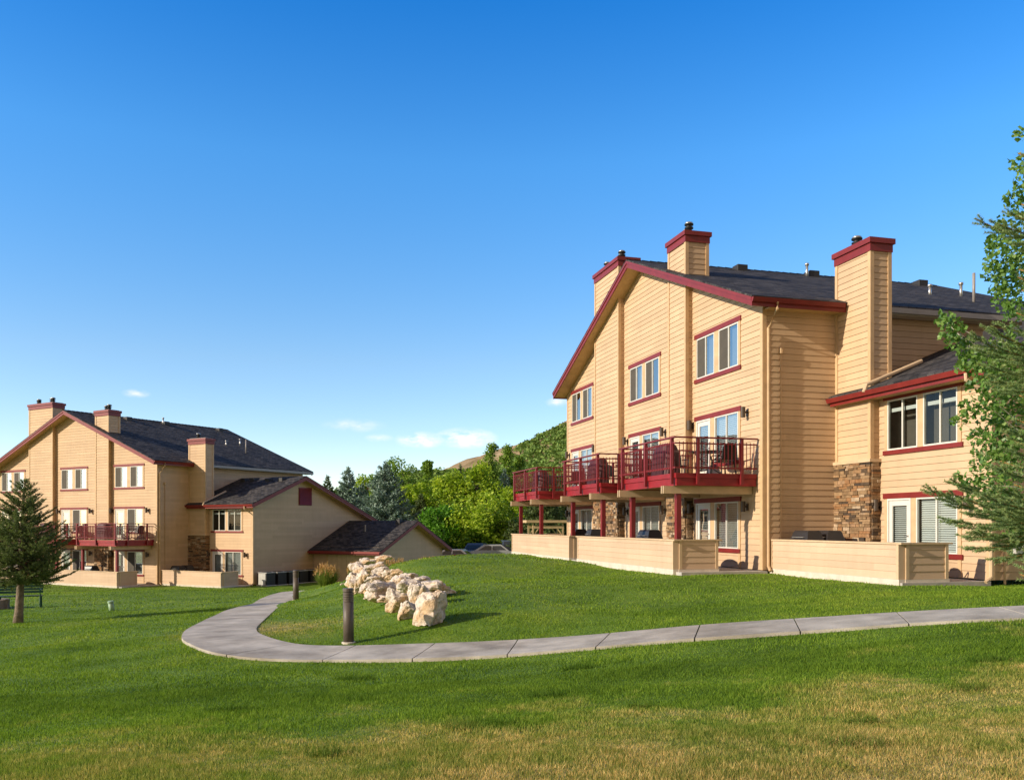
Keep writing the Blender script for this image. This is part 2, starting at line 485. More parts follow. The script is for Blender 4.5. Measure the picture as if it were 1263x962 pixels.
def hill_mat():
    m, nt, b = new_mat("dry_hillside")
    geo = node(nt, "ShaderNodeNewGeometry")
    n = node(nt, "ShaderNodeTexNoise", Scale=0.06, Detail=8.0, Roughness=0.7)
    nt.links.new(geo.outputs['Position'], n.inputs['Vector'])
    c = ramp(nt, n.outputs[0], [(0.3, (0.16, 0.125, 0.055)), (0.48, (0.31, 0.228, 0.128)), (0.7, (0.43, 0.325, 0.195))])
    nt.links.new(c, b.inputs['Base Color'])
    b.inputs['Roughness'].default_value = 0.95
    b.inputs['Specular IOR Level'].default_value = 0.1
    bp = node(nt, "ShaderNodeBump", Strength=0.6, Distance=1.5)
    nt.links.new(n.outputs[0], bp.inputs['Height'])
    nt.links.new(bp.outputs[0], b.inputs['Normal'])
    return m


M['rock'] = rock_mat()
M['hill'] = hill_mat()
for nm, c in (('car_red', (0.33, 0.02, 0.02)), ('car_white', (0.72, 0.72, 0.70)), ('car_blue', (0.09, 0.13, 0.20)), ('car_silver', (0.38, 0.40, 0.42)), ('car_dark', (0.03, 0.035, 0.045))):
    M[nm] = plain(nm + "_paint", c, 0.25, metal=0.2, var=0.03, spec=0.6)
M['car_glass'] = plain("dark_car_glass", (0.03, 0.04, 0.05), 0.08, var=0.02, spec=0.8)
M['lens_red'] = plain("red_lens", (0.4, 0.02, 0.02), 0.2)
M['brick_house'] = plain("red_brown_brick", (0.22, 0.09, 0.06), 0.9, var=0.3, scale=8)
M['brown_roof'] = plain("brown_roof_shingles", (0.10, 0.065, 0.055), 0.9, var=0.3, scale=6, bump=0.4)


# ------------------------------------------------------------------ mesh helpers
class MB:
    def __init__(s):
        s.v, s.f, s.r = [], [], []

    def poly(s, *pts, rnd=0.5):
        i = len(s.v)
        s.v += [tuple(p) for p in pts]
        s.f.append(tuple(range(i, i + len(pts))))
        s.r.append(rnd)

    def hexa(s, p, rnd=0.5):
        """eight corners: bottom ring 0-3, top ring 4-7"""
        i = len(s.v)
        s.v += [tuple(q) for q in p]
        for f in ((3, 2, 1, 0), (4, 5, 6, 7), (0, 1, 5, 4), (1, 2, 6, 5), (2, 3, 7, 6), (3, 0, 4, 7)):
            s.f.append(tuple(i + k for k in f))
            s.r.append(rnd)

    def box(s, x0, x1, y0, y1, z0, z1, rnd=0.5):
        s.hexa([(x0, y0, z0), (x1, y0, z0), (x1, y1, z0), (x0, y1, z0), (x0, y0, z1), (x1, y0, z1), (x1, y1, z1), (x0, y1, z1)], rnd)

    def tube(s, pts, rad, n=8, cap=True, rnd=0.5):
        pts = [Vector(p) for p in pts]
        rads = rad if isinstance(rad, (list, tuple)) else [rad] * len(pts)
        base = len(s.v)
        for i, p in enumerate(pts):
            d = (pts[min(i + 1, len(pts) - 1)] - pts[max(i - 1, 0)]).normalized()
            a = d.cross(Vector((0, 0, 1)) if abs(d.z) < 0.95 else Vector((1, 0, 0))).normalized()
            b = d.cross(a)
            for k in range(n):
                t = 2 * math.pi * (k + .5) / n
                s.v.append(tuple(p + (a * math.cos(t) + b * math.sin(t)) * rads[i]))
        for i in range(len(pts) - 1):
            for k in range(n):
                q = base + i * n
                s.f.append((q + k, q + (k + 1) % n, q + n + (k + 1) % n, q + n + k))
                s.r.append(rnd)
        if cap:
            s.f.append(tuple(base + k for k in range(n))[::-1])
            s.f.append(tuple(base + (len(pts) - 1) * n + k for k in range(n)))
            s.r += [rnd, rnd]

    def lathe(s, cx, cy, prof, n=16, rnd=0.5):
        base = len(s.v)
        for r, z in prof:
            for k in range(n):
                t = 2 * math.pi * k / n
                s.v.append((cx + r * math.cos(t), cy + r * math.sin(t), z))
        for i in range(len(prof) - 1):
            for k in range(n):
                q = base + i * n
                s.f.append((q + k, q + (k + 1) % n, q + n + (k + 1) % n, q + n + k))
                s.r.append(rnd)
        s.f.append(tuple(base + k for k in range(n))[::-1])
        s.f.append(tuple(base + (len(prof) - 1) * n + k for k in range(n)))
        s.r += [rnd, rnd]

    def build(s, name, mat, parent=None, smooth=False, bevel=0.0):
        me = bpy.data.meshes.new(name)
        me.from_pydata(s.v, [], s.f)
        a = me.attributes.new('rnd', 'FLOAT', 'FACE')
        a.data.foreach_set('value', np.array(s.r, dtype=np.float32))
        me.materials.append(mat)
        if smooth:
            me.polygons.foreach_set('use_smooth', [True] * len(me.polygons))
        o = bpy.data.objects.new(name, me)
        col.objects.link(o)
        if parent:
            o.parent = parent
        if bevel:
            b = o.modifiers.new("bevel", 'BEVEL')
            b.width = bevel
            b.segments = 2
            b.limit_method = 'ANGLE'
        return o


def fast_mesh(name, V, nper, rnd, mat, parent=None, smooth=False):
    """V: (n_faces*nper, 3) unshared corners"""
    V = np.asarray(V, dtype=np.float32).reshape(-1, 3)
    nf = len(V) // nper
    me = bpy.data.meshes.new(name)
    me.vertices.add(len(V))
    me.vertices.foreach_set('co', V.ravel())
    me.loops.add(len(V))
    me.loops.foreach_set('vertex_index', np.arange(len(V), dtype=np.int32))
    me.polygons.add(nf)
    me.polygons.foreach_set('loop_start', np.arange(0, nf * nper, nper, dtype=np.int32))
    me.polygons.foreach_set('loop_total', np.full(nf, nper, dtype=np.int32))
    a = me.attributes.new('rnd', 'FLOAT', 'FACE')
    a.data.foreach_set('value', np.asarray(rnd, dtype=np.float32))
    me.materials.append(mat)
    me.update()
    me.validate()
    o = bpy.data.objects.new(name, me)
    col.objects.link(o)
    if parent:
        o.parent = parent
    return o


def tag(o, label=None, cat=None, group=None, kind=None):
    if label:
        o['label'] = label
    if cat:
        o['category'] = cat
    if group:
        o['group'] = group
    if kind:
        o['kind'] = kind
    return o


def thing(name, label, cat, loc=(0, 0, 0), rz=0.0, group=None):
    o = bpy.data.objects.new(name, None)
    o.empty_display_size = 0.2
    col.objects.link(o)
    o.location = loc
    o.rotation_euler = (0, 0, rz)
    return tag(o, label, cat, group)


def dup(root, loc, rz, label, group=None):
    def rec(o, par):
        c = o.copy()
        col.objects.link(c)
        if par:
            c.parent = par
        for ch in [x for x in o.children]:
            rec(ch, c)
        return c
    r = rec(root, None)
    r.location = loc
    r.rotation_euler = (0, 0, rz)
    tag(r, label, None, group)
    return r


def W(px, py, d):
    """a photo measurement (column, row, distance) as a point of the place"""
    return ((px - CX) / FPX * d, d, EYE - (py - CY) / FPX * d)


# two building frames
class Frame:
    def __init__(s, ox, oy, oz, phi):
        s.o, s.phi = Vector((ox, oy, oz)), phi
        s.c, s.s = math.cos(phi), math.sin(phi)

    def p(s, x, y, z=0.0):
        return (s.o.x + x * s.c - y * s.s, s.o.y + x * s.s + y * s.c, s.o.z + z)


B1 = Frame(7.29, 25.49, EYE - 1.30, R(-(90 - 14.93)))
B2 = Frame(-22.41, 55.42, EYE - 3.72, R(-30.07))


# ------------------------------------------------------------------ ground
CP = [W(0, 962, 6.2), W(631, 962, 5.4), W(1263, 962, 5.0), W(1263, 860, 7.6), W(631, 870, 9.0), W(300, 870, 9.5), W(0, 870, 10.5),
      W(22, 768, 25.5), W(30, 749, 32), W(150, 752, 30), W(100, 820, 15), W(0, 820, 15.5), W(240, 735, 40), W(200, 727, 46), W(130, 770, 23),
      W(560, 688, 36), W(573, 683.5, 38.5), W(530, 687.5, 34.5), W(484, 694, 30),
      W(525, 768, 17.3), W(490, 762, 18.5), W(465, 748, 21.5), W(440, 733, 26), W(425, 725, 30.5),
      W(560, 742, 18.3), W(600, 740, 19), W(548, 720, 21.5), W(515, 706, 26), W(492, 698, 29),
      W(700, 745, 19.5), W(800, 735, 20), W(1000, 735, 18), W(1180, 728, 17.5), W(640, 715, 26), W(700, 708, 27),
      W(430, 796, 16.33), W(380, 770, 19.5), W(350, 780, 17.5), W(430, 755, 22), W(365, 743, 29.5)]
PATH = [W(1700, 735, 12.4), W(1480, 745, 12.5), W(1263, 757, 12.8), W(1075, 766, 13.4), W(880, 779, 14.0), W(700, 795, 14.6), W(600, 804, 14.8), W(500, 808, 15.0),
        W(430, 807, 15.2), W(330, 801, 15.55), W(281, 789, 16.7), W(272, 777, 18.4), W(290, 764, 21), W(306, 754.5, 24), W(325, 746, 27.0), W(342, 738.4, 30.5), W(358, 732.5, 34), W(385, 728.5, 37.5),
        W(430, 725, 41)]
CP += PATH
for b, pts, z in ((B1, [(-18, -2.95), (-12, -2.95), (-6, -2.95), (0, -2.95), (0.2, 0.0), (5.7, 0.05), (6.5, 2.5), (8, 6), (0, 8), (-8, 8), (-17, 8)], -0.10),
                  (B2, [(-18, -3), (-9, -3), (0, -3), (2, 0), (5.6, 0), (6.5, 3), (8, 7), (12, 7.5), (12, 12), (0, 8), (-12, 8), (-4, -7), (3, -4), (13, 4)], -0.07)):
    for x, y in pts:
        q = b.p(x, y, z)
        if b is B1 and x < -17 and y < 0:
            q = (q[0], q[1], q[2] - 0.1)
        CP.append(q)
CP += [(-3.5, 52, -0.5), (2, 52, -0.35), (9, 56, -0.2), (0, 62, -1.0), (-5, 75, -1.1), (10, 75, -1.0), (25, 70, -0.8), (-15, 90, -1.4), (10, 100, -1.2),
       (0, -1, 0.55), (0, -12, 1.2), (-14, -8, 0.6), (14, -8, 1.3), (-30, 5, -0.6), (-30, 20, -1.3), (22, 8, 0.9), (30, 25, 0.8), (40, 50, 0.6),
       (-45, 45, -1.9), (-60, 80, -1.9), (50, 90, -0.5), (-80, 20, -1.8), (70, 20, 0.6)]
CP = np.array(CP, dtype=float)


def tps_fit(P, lam=0.02):
    n = len(P)
    d = np.linalg.norm(P[:, None, :2] - P[None, :, :2], axis=2)
    K = np.where(d > 0, d * d * np.log(d + 1e-9), 0) + lam * n * np.eye(n)
    A = np.zeros((n + 3, n + 3))
    A[:n, :n] = K
    A[:n, n] = 1
    A[:n, n + 1:] = P[:, :2]
    A[n:, :n] = A[:n, n:].T
    return np.linalg.solve(A, np.concatenate([P[:, 2], np.zeros(3)]))


TW = tps_fit(CP)


def ground_z(x, y):
    x, y = np.atleast_1d(np.asarray(x, float)), np.atleast_1d(np.asarray(y, float))
    out = np.empty(len(x))
    for i in range(0, len(x), 40000):
        X, Y = x[i:i + 40000], y[i:i + 40000]
        d2 = (X[:, None] - CP[None, :, 0]) ** 2 + (Y[:, None] - CP[None, :, 1]) ** 2
        out[i:i + 40000] = (0.5 * d2 * np.log(d2 + 1e-12)) @ TW[:-3] + TW[-3] + X * TW[-2] + Y * TW[-1]
    r = np.hypot(x, y)
    far = np.clip((r - 70) / 45, 0, 1)
    far = far * far * (3 - 2 * far)
    base = np.clip(-1.2 + 0.0 * x, -3, 3)
    out = np.clip(out, -3.5, 3.0)
    # the slow unevenness of an old lawn
    out = out + 0.018 * np.sin(x * 1.3 + 0.7 * np.sin(y * .9)) * np.sin(y * 1.1 + 0.5) * np.clip((r - 3) / 4, 0, 1)
    return out * (1 - far) + base * far


def gz(x, y):
    return float(ground_z([x], [y])[0])


def axis(dense_lo, dense_hi, step, lim):
    a = list(np.arange(dense_lo, dense_hi + 1e-6, step))
    s = step
    v = dense_hi
    while v < lim:
        s *= 1.25
        v += s
        a.append(v)
    s, v = step, dense_lo
    while v > -lim:
        s *= 1.25
        v -= s
        a.insert(0, v)
    return np.array(a)


gx, gy = axis(-26, 18, 0.3, 2500), axis(2, 62, 0.3, 2500)
GX, GY = np.meshgrid(gx, gy)
GZ = ground_z(GX.ravel(), GY.ravel())
nx, ny = len(gx), len(gy)
me = bpy.data.meshes.new("lawn")
me.vertices.add(nx * ny)
me.vertices.foreach_set('co', np.stack([GX.ravel(), GY.ravel(), GZ], 1).astype(np.float32).ravel())
ii, jj = np.meshgrid(np.arange(nx - 1), np.arange(ny - 1))
q = (jj * nx + ii).ravel()
quads = np.stack([q, q + 1, q + nx + 1, q + nx], 1).astype(np.int32)
me.loops.add(quads.size)
me.loops.foreach_set('vertex_index', quads.ravel())
me.polygons.add(len(quads))
me.polygons.foreach_set('loop_start', np.arange(0, quads.size, 4, dtype=np.int32))
me.polygons.foreach_set('loop_total', np.full(len(quads), 4, dtype=np.int32))
me.polygons.foreach_set('use_smooth', [True] * len(quads))
me.materials.append(M['grass_ground'])
me.update()
lawn = bpy.data.objects.new("lawn", me)
col.objects.link(lawn)
tag(lawn, "mown green lawn, straw-dry along its near edge", "lawn", None, 'structure')


# ------------------------------------------------------------------ path
def catmull(P, step=0.12):
    P = [np.array(p, float) for p in P]
    out = []
    for i in range(len(P) - 1):
        p0, p1, p2, p3 = P[max(i - 1, 0)], P[i], P[i + 1], P[min(i + 2, len(P) - 1)]
        n = max(2, int(np.linalg.norm(p2 - p1) / step))
        for k in range(n):
            t = k / n
            out.append(0.5 * ((2 * p1) + (-p0 + p2) * t + (2 * p0 - 5 * p1 + 4 * p2 - p3) * t * t + (-p0 + 3 * p1 - 3 * p2 + p3) * t ** 3))
    out.append(P[-1])
    return np.array(out)


PC = catmull([p[:2] for p in PATH])
seg = np.linalg.norm(np.diff(PC, axis=0), axis=1)
PS = np.concatenate([[0], np.cumsum(seg)])
PN = np.gradient(PC, axis=0)
PN /= np.linalg.norm(PN, axis=1)[:, None]
PN = np.stack([-PN[:, 1], PN[:, 0]], 1)
PWID = np.interp(PC[:, 1], [15.2, 16.4, 24, 30, 40], [0.80, 0.73, 0.70, 0.64, 0.60])


def path_at(s):
    c = np.array([np.interp(s, PS, PC[:, 0]), np.interp(s, PS, PC[:, 1])])
    n = np.array([np.interp(s, PS, PN[:, 0]), np.interp(s, PS, PN[:, 1])])
    return c, n / np.linalg.norm(n), np.interp(s, PS, PWID)


pm = MB()
PZ = 0.035
s0 = 0.35
while s0 < PS[-1] - 0.1:
    s1 = min(s0 + 1.52, PS[-1])
    ns = 9
    rows = []
    for k in range(ns + 1):
        s = s0 + 0.011 + (s1 - s0 - 0.022) * k / ns
        c, n, w = path_at(s)
        row = []
        for e in (-1, -0.5, 0, 0.5, 1):
            q2 = c + n * w * e
            row.append(q2)
        zz = ground_z([r_[0] for r_ in row], [r_[1] for r_ in row])
        zz = zz.mean() * 0.6 + zz * 0.4 + PZ
        rows.append([(r_[0], r_[1], z_) for r_, z_ in zip(row, zz)])
    for k in range(ns):
        for e in range(4):
            pm.poly(rows[k][e], rows[k + 1][e], rows[k + 1][e + 1], rows[k][e + 1])
        for e, sg in ((0, 1), (4, -1)):
            a, b_ = rows[k][e], rows[k + 1][e]
            pm.poly(a, b_, (b_[0], b_[1], b_[2] - .14), (a[0], a[1], a[2] - .14))
    for r_ in (rows[0], rows[-1]):
        for e in range(4):
            a, b_ = r_[e], r_[e + 1]
            pm.poly(a, b_, (b_[0], b_[1], b_[2] - .14), (a[0], a[1], a[2] - .14))
    s0 = s1
tag(pm.build("path", M['path']), "curving concrete footpath of cast slabs through the lawn", "path", None, 'structure')


def path_dist(x, y):
    """signed clearance to the path's edge"""
    best = np.full(len(x), 1e9)
    for i in range(0, len(PC), 3):
        best = np.minimum(best, np.hypot(x - PC[i, 0], y - PC[i, 1]) - PWID[i])
    return best


# ------------------------------------------------------------------ grass blades
def grass():
    Vs, Rs = [], []
    for (d0, d1, n, h, w) in ((3.8, 7.0, 260000, 0.042, 0.0055), (7.0, 11.5, 280000, 0.042, 0.008), (11.5, 18, 200000, 0.042, 0.013), (18, 30, 140000, 0.045, 0.022), (30, 56, 80000, 0.055, 0.045)):
        n2 = n // 2
        d = np.sqrt(rng.uniform(d0 * d0, d1 * d1, n + n2))
        # the lawn goes on to both sides of the view
        t = np.concatenate([rng.uniform(-0.70, 0.70, n), rng.uniform(0.70, 1.5, n2) * rng.choice([-1, 1], n2)])
        x, y = d * t, d
        keep = path_dist(x, y) > 0.015
        for b, rects in ((B1, [(-18.2, 0.3, -2.75, 9), (-0.5, 5.7, 0.25, 9)]), (B2, [(-18, 0.3, -2.75, 9), (0, 5.6, 0.25, 9), (5.5, 12, 2.5, 16)])):
            lx = (x - b.o.x) * b.c + (y - b.o.y) * b.s
            ly = -(x - b.o.x) * b.s + (y - b.o.y) * b.c
            for x0, x1, y0, y1 in rects:
                keep &= ~((lx > x0) & (lx < x1) & (ly > y0) & (ly < y1))
        x, y = x[keep], y[keep]
        n = len(x)
        z = ground_z(x, y)
        a = rng.uniform(0, 2 * np.pi, n)
        clump = 0.75 + 0.35 * np.sin(x * 2.3 + 1.7 * np.sin(y * 1.9)) * np.sin(y * 2.7)
        hh = h * rng.uniform(0.55, 1.25, n) * clump
        ww = w * rng.uniform(0.6, 1.3, n)
        lean = rng.uniform(0.1, 0.9, n) * hh
        la = rng.uniform(0, 2 * np.pi, n)
        ux, uy = np.cos(a) * ww * .5, np.sin(a) * ww * .5
        p0 = np.stack([x - ux, y - uy, z - 0.005], 1)
        p1 = np.stack([x + ux, y + uy, z - 0.005], 1)
        p2 = np.stack([x + np.cos(la) * lean, y + np.sin(la) * lean, z + hh], 1)
        Vs.append(np.stack([p0, p1, p2], 1).reshape(-1, 3))
        Rs.append(rng.uniform(0, 1, n))
    for tx, ty, tr in ((2.35, 6.05, .16), (2.75, 6.9, .10), (-.3, 7.6, .22), (.35, 9.6, .14), (-1.4, 6.6, .12), (3.6, 5.9, .12), (-3.0, 9.2, .16), (4.2, 8.1, .14), (1.2, 8.3, .10), (-2.2, 12.2, .2), (5.2, 9.6, .15), (.9, 11.8, .15)):
        n = int(6500 * tr * tr) + 60
        a, r_ = rng.uniform(0, 2 * np.pi, n), tr * np.sqrt(rng.uniform(0, 1, n))
        x, y = tx + np.cos(a) * r_ * 1.5, ty + np.sin(a) * r_
        z = ground_z(x, y)
        b, hh = rng.uniform(0, 2 * np.pi, n), rng.uniform(.05, .105, n)
        u = np.stack([np.cos(b), np.sin(b)], 1) * .004
        ln = rng.normal(0, .035, (n, 2))
        Vs.append(np.stack([np.stack([x - u[:, 0], y - u[:, 1], z], 1), np.stack([x + u[:, 0], y + u[:, 1], z], 1), np.stack([x + ln[:, 0], y + ln[:, 1], z + hh], 1)], 1).reshape(-1, 3))
        Rs.append(rng.uniform(0, .22, n))
    o = fast_mesh("grass", np.concatenate(Vs), 3, np.concatenate(Rs), M['grass_blade'])
    tag(o, "short blades of mown grass covering the lawn", "grass", None, 'stuff')


grass()


# ------------------------------------------------------------------ lodges
class Pl:
    """a wall face: s runs along it, o out of it"""
    def __init__(s, x, y, sd, nr):
        s.x, s.y, s.sd, s.nr = x, y, sd, nr

    def pt(s, a, o, z):
        return (s.x + s.sd[0] * a + s.nr[0] * o, s.y + s.sd[1] * a + s.nr[1] * o, z)

    def box(s, mb, a0, a1, o0, o1, z0, z1, rnd=0.5):
        mb.hexa([s.pt(a0, o0, z0), s.pt(a1, o0, z0), s.pt(a1, o1, z0), s.pt(a0, o1, z0), s.pt(a0, o0, z1), s.pt(a1, o0, z1), s.pt(a1, o1, z1), s.pt(a0, o1, z1)], rnd)


def clad(mb, pl, a0, a1, zlo, top, holes=(), expo=0.18, lip=0.014):
    """lap siding; top is a concave polyline [(a,z)...] from a0 to a1; bottom may also be a polyline via zlo callable"""
    zs = [z for _, z in top]
    jt = {}
    zmax = max(zs)
    lv = {round(zlo, 4), round(zmax, 4)}
    k = 0
    while zlo + k * expo < zmax:
        lv.add(round(zlo + k * expo, 4))
        k += 1
    for h in holes:
        lv.add(round(h[2], 4))
        lv.add(round(h[3], 4))
    for z in zs:
        lv.add(round(z, 4))
    lv = sorted(z for z in lv if zlo - 1e-6 <= z <= zmax + 1e-6)

    def span(z):
        lo = hi = None
        for (p, q) in zip(top[:-1], top[1:]):
            if lo is None:
                if p[1] >= z - 1e-6:
                    lo = p[0]
                elif q[1] >= z - 1e-6 and q[1] > p[1]:
                    lo = p[0] + (q[0] - p[0]) * (z - p[1]) / (q[1] - p[1])
        for (p, q) in zip(top[-2::-1], top[:0:-1]):
            if hi is None:
                if q[1] >= z - 1e-6:
                    hi = q[0]
                elif p[1] >= z - 1e-6 and p[1] > q[1]:
                    hi = q[0] + (p[0] - q[0]) * (z - q[1]) / (p[1] - q[1])
        return lo, hi
    for za, zb in zip(lv[:-1], lv[1:]):
        if zb - za < 1e-4:
            continue
        la, ha = span(za + 1e-5)
        lb, hb = span(zb - 1e-5)
        if None in (la, ha, lb, hb):
            continue
        fa = (za - zlo) / expo
        ka = math.floor(fa + 1e-3)
        oa = lip * (1 - max(0.0, fa - ka))
        fb = (zb - zlo) / expo - ka
        ob = lip * (1 - min(1.0, fb))
        cuts = sorted((h[0], h[1]) for h in holes if h[2] < zb - 1e-5 and h[3] > za + 1e-5)
        segs, cur = [], min(la, lb)
        end = max(ha, hb)
        for c0, c1 in cuts:
            if c0 > cur:
                segs.append((cur, c0))
            cur = max(cur, c1)
        if cur < end:
            segs.append((cur, end))
        if ka not in jt:      # each course is laid in lengths of its own tone
            cuts_ = [a0 - random.uniform(.2, 3.4)]
            while cuts_[-1] < a1:
                cuts_.append(cuts_[-1] + 3.66)
            jt[ka] = [(c_, random.random()) for c_ in cuts_]
        lens = []
        for g0, g1 in segs:
            for i_, (c_, t_) in enumerate(jt[ka]):
                n_ = jt[ka][i_ + 1][0] if i_ + 1 < len(jt[ka]) else 1e9
                if min(g1, n_) - max(g0, c_) > 1e-4:
                    lens.append((max(g0, c_), min(g1, n_), t_))
        for g0, g1, t_ in lens:
            A0, B0 = max(g0, la), max(g0, lb)
            A1, B1_ = min(g1, ha), min(g1, hb)
            if A1 <= A0 and B1_ <= B0:
                continue
            A1, B1_ = max(A1, A0), max(B1_, B0)
            zz = za
            if abs(fa - ka) < 2e-3 and za > zlo + .01 and zb - za > .03:
                # the drip gap under each board's butt
                zz, dp = za + 0.010, -0.014
                mb.poly(pl.pt(A0, 0, za), pl.pt(A1, 0, za), pl.pt(A1, dp, za), pl.pt(A0, dp, za))
                mb.poly(pl.pt(A0, dp, za), pl.pt(A1, dp, za), pl.pt(A1, dp, zz), pl.pt(A0, dp, zz))
                mb.poly(pl.pt(A0, dp, zz), pl.pt(A1, dp, zz), pl.pt(A1, oa, zz), pl.pt(A0, oa, zz))
            mb.poly(pl.pt(A0, oa, zz), pl.pt(A1, oa, zz), pl.pt(B1_, ob, zb), pl.pt(B0, ob, zb), rnd=t_)


def ledge_stone(mb, pl, a0, a1, z0, z1, base=0.03, turn=0.0):
    """dry-stacked ledge stone, every stone its own block"""
    z = z0
    while z < z1 - 0.01:
        h = min(random.choice((0.06, 0.075, 0.09, 0.11)), z1 - z)
        a = a0
        while a < a1 - 0.01:
            w = min(random.uniform(0.14, 0.42), a1 - a)
            if a1 - a - w < 0.09:
                w = a1 - a
            o = base + random.uniform(0.0, 0.045)
            g = 0.007
            pl.box(mb, a + (g if a > a0 else 0), a + w - g, 0, o, z + g, z + h, random.random())
            a += w
        z += h


def glazing(parent, pl, a0, a1, z0, z1, halves, blind, frame_mat='white', depth=0.22, fw=0.042):
    """a white vinyl slider set in the wall: halves = what hangs behind each sash"""
    f = MB()
    o0, o1 = -0.03, 0.035
    pl.box(f, a0, a0 + fw, o0, o1, z0, z1)
    pl.box(f, a1 - fw, a1, o0, o1, z0, z1)
    pl.box(f, a0 + fw, a1 - fw, o0, o1, z0, z0 + fw)
    pl.box(f, a0 + fw, a1 - fw, o0, o1, z1 - fw, z1)
    mid = (a0 + a1) / 2
    if len(halves) == 2:
        pl.box(f, mid - fw * .55, mid + fw * .55, o0 + .005, o1 - .008, z0 + fw, z1 - fw)
    win = f.build("window", M[frame_mat], parent)
    edges = [a0 + fw, mid - fw * .5, mid + fw * .5, a1 - fw] if len(halves) == 2 else [a0 + fw, a1 - fw]
    g = MB()
    for k in range(len(halves)):
        e0, e1 = edges[2 * k], edges[2 * k + 1]
        g.poly(pl.pt(e0, 0.002, z0 + fw), pl.pt(e1, 0.002, z0 + fw), pl.pt(e1, 0.002, z1 - fw), pl.pt(e0, 0.002, z1 - fw))
    g.build("pane", M['glass'], win)
    r = MB()   # the dim room behind
    q = [pl.pt(a0 + .01, -0.035, z0 + .01), pl.pt(a1 - .01, -0.035, z0 + .01), pl.pt(a1 - .01, -0.035, z1 - .01), pl.pt(a0 + .01, -0.035, z1 - .01)]
    w_ = [pl.pt(a0 + .01, -depth, z0 + .01), pl.pt(a1 - .01, -depth, z0 + .01), pl.pt(a1 - .01, -depth, z1 - .01), pl.pt(a0 + .01, -depth, z1 - .01)]
    r.poly(*w_)
    for k in range(4):
        r.poly(q[k], q[(k + 1) % 4], w_[(k + 1) % 4], w_[k])
    r.build("reveal", M['inside'], win)
    c, bl, sc = MB(), MB(), MB()
    for k, kind in enumerate(halves):
        e0, e1 = edges[2 * k], edges[2 * k + 1]
        if kind == 'curtain' or kind == 'part':
            e_hi = e1 if kind == 'curtain' else e0 + (e1 - e0) * .6
            n = 14
            for i in range(n):
                u0, u1 = e0 + (e_hi - e0) * i / n, e0 + (e_hi - e0) * (i + 1) / n
                d0, d1 = (-0.10 - 0.03 * (i % 2), -0.10 - 0.03 * ((i + 1) % 2))
                c.poly(pl.pt(u0, d0, z0 + .03), pl.pt(u1, d1, z0 + .03), pl.pt(u1, d1, z1 - .03), pl.pt(u0, d0, z1 - .03))
        elif kind == 'blind':
            z = z0 + 0.05
            while z < z1 - 0.06:
                bl.poly(pl.pt(e0, -0.055, z), pl.pt(e1, -0.055, z), pl.pt(e1, -0.09, z + .042), pl.pt(e0, -0.09, z + .042))
                z += 0.058
        elif kind == 'dim':
            sc.poly(pl.pt(e0, 0.016, z0 + fw), pl.pt(e1, 0.016, z0 + fw), pl.pt(e1, 0.016, z1 - fw), pl.pt(e0, 0.016, z1 - fw))
        elif kind == 'dimblind':
            z = z0 + 0.05
            while z < z1 - 0.06:
                bl.poly(pl.pt(e0, -0.10, z), pl.pt(e1, -0.10, z), pl.pt(e1, -0.125, z + .042), pl.pt(e0, -0.125, z + .042))
                z += 0.058
        elif kind == 'raised':
            zt = z1 - fw - 0.28
            bl.poly(pl.pt(e0, -0.08, zt), pl.pt(e1, -0.08, zt), pl.pt(e1, -0.08, zt + .10), pl.pt(e0, -0.08, zt + .10))
    if c.f:
        c.build("curtain", M['curtain'], win)
    if bl.f:
        bl.build("blind", M['blind'], win)
    if sc.f:
        sc.build("insect_screen", M['screen'], win)
    return win


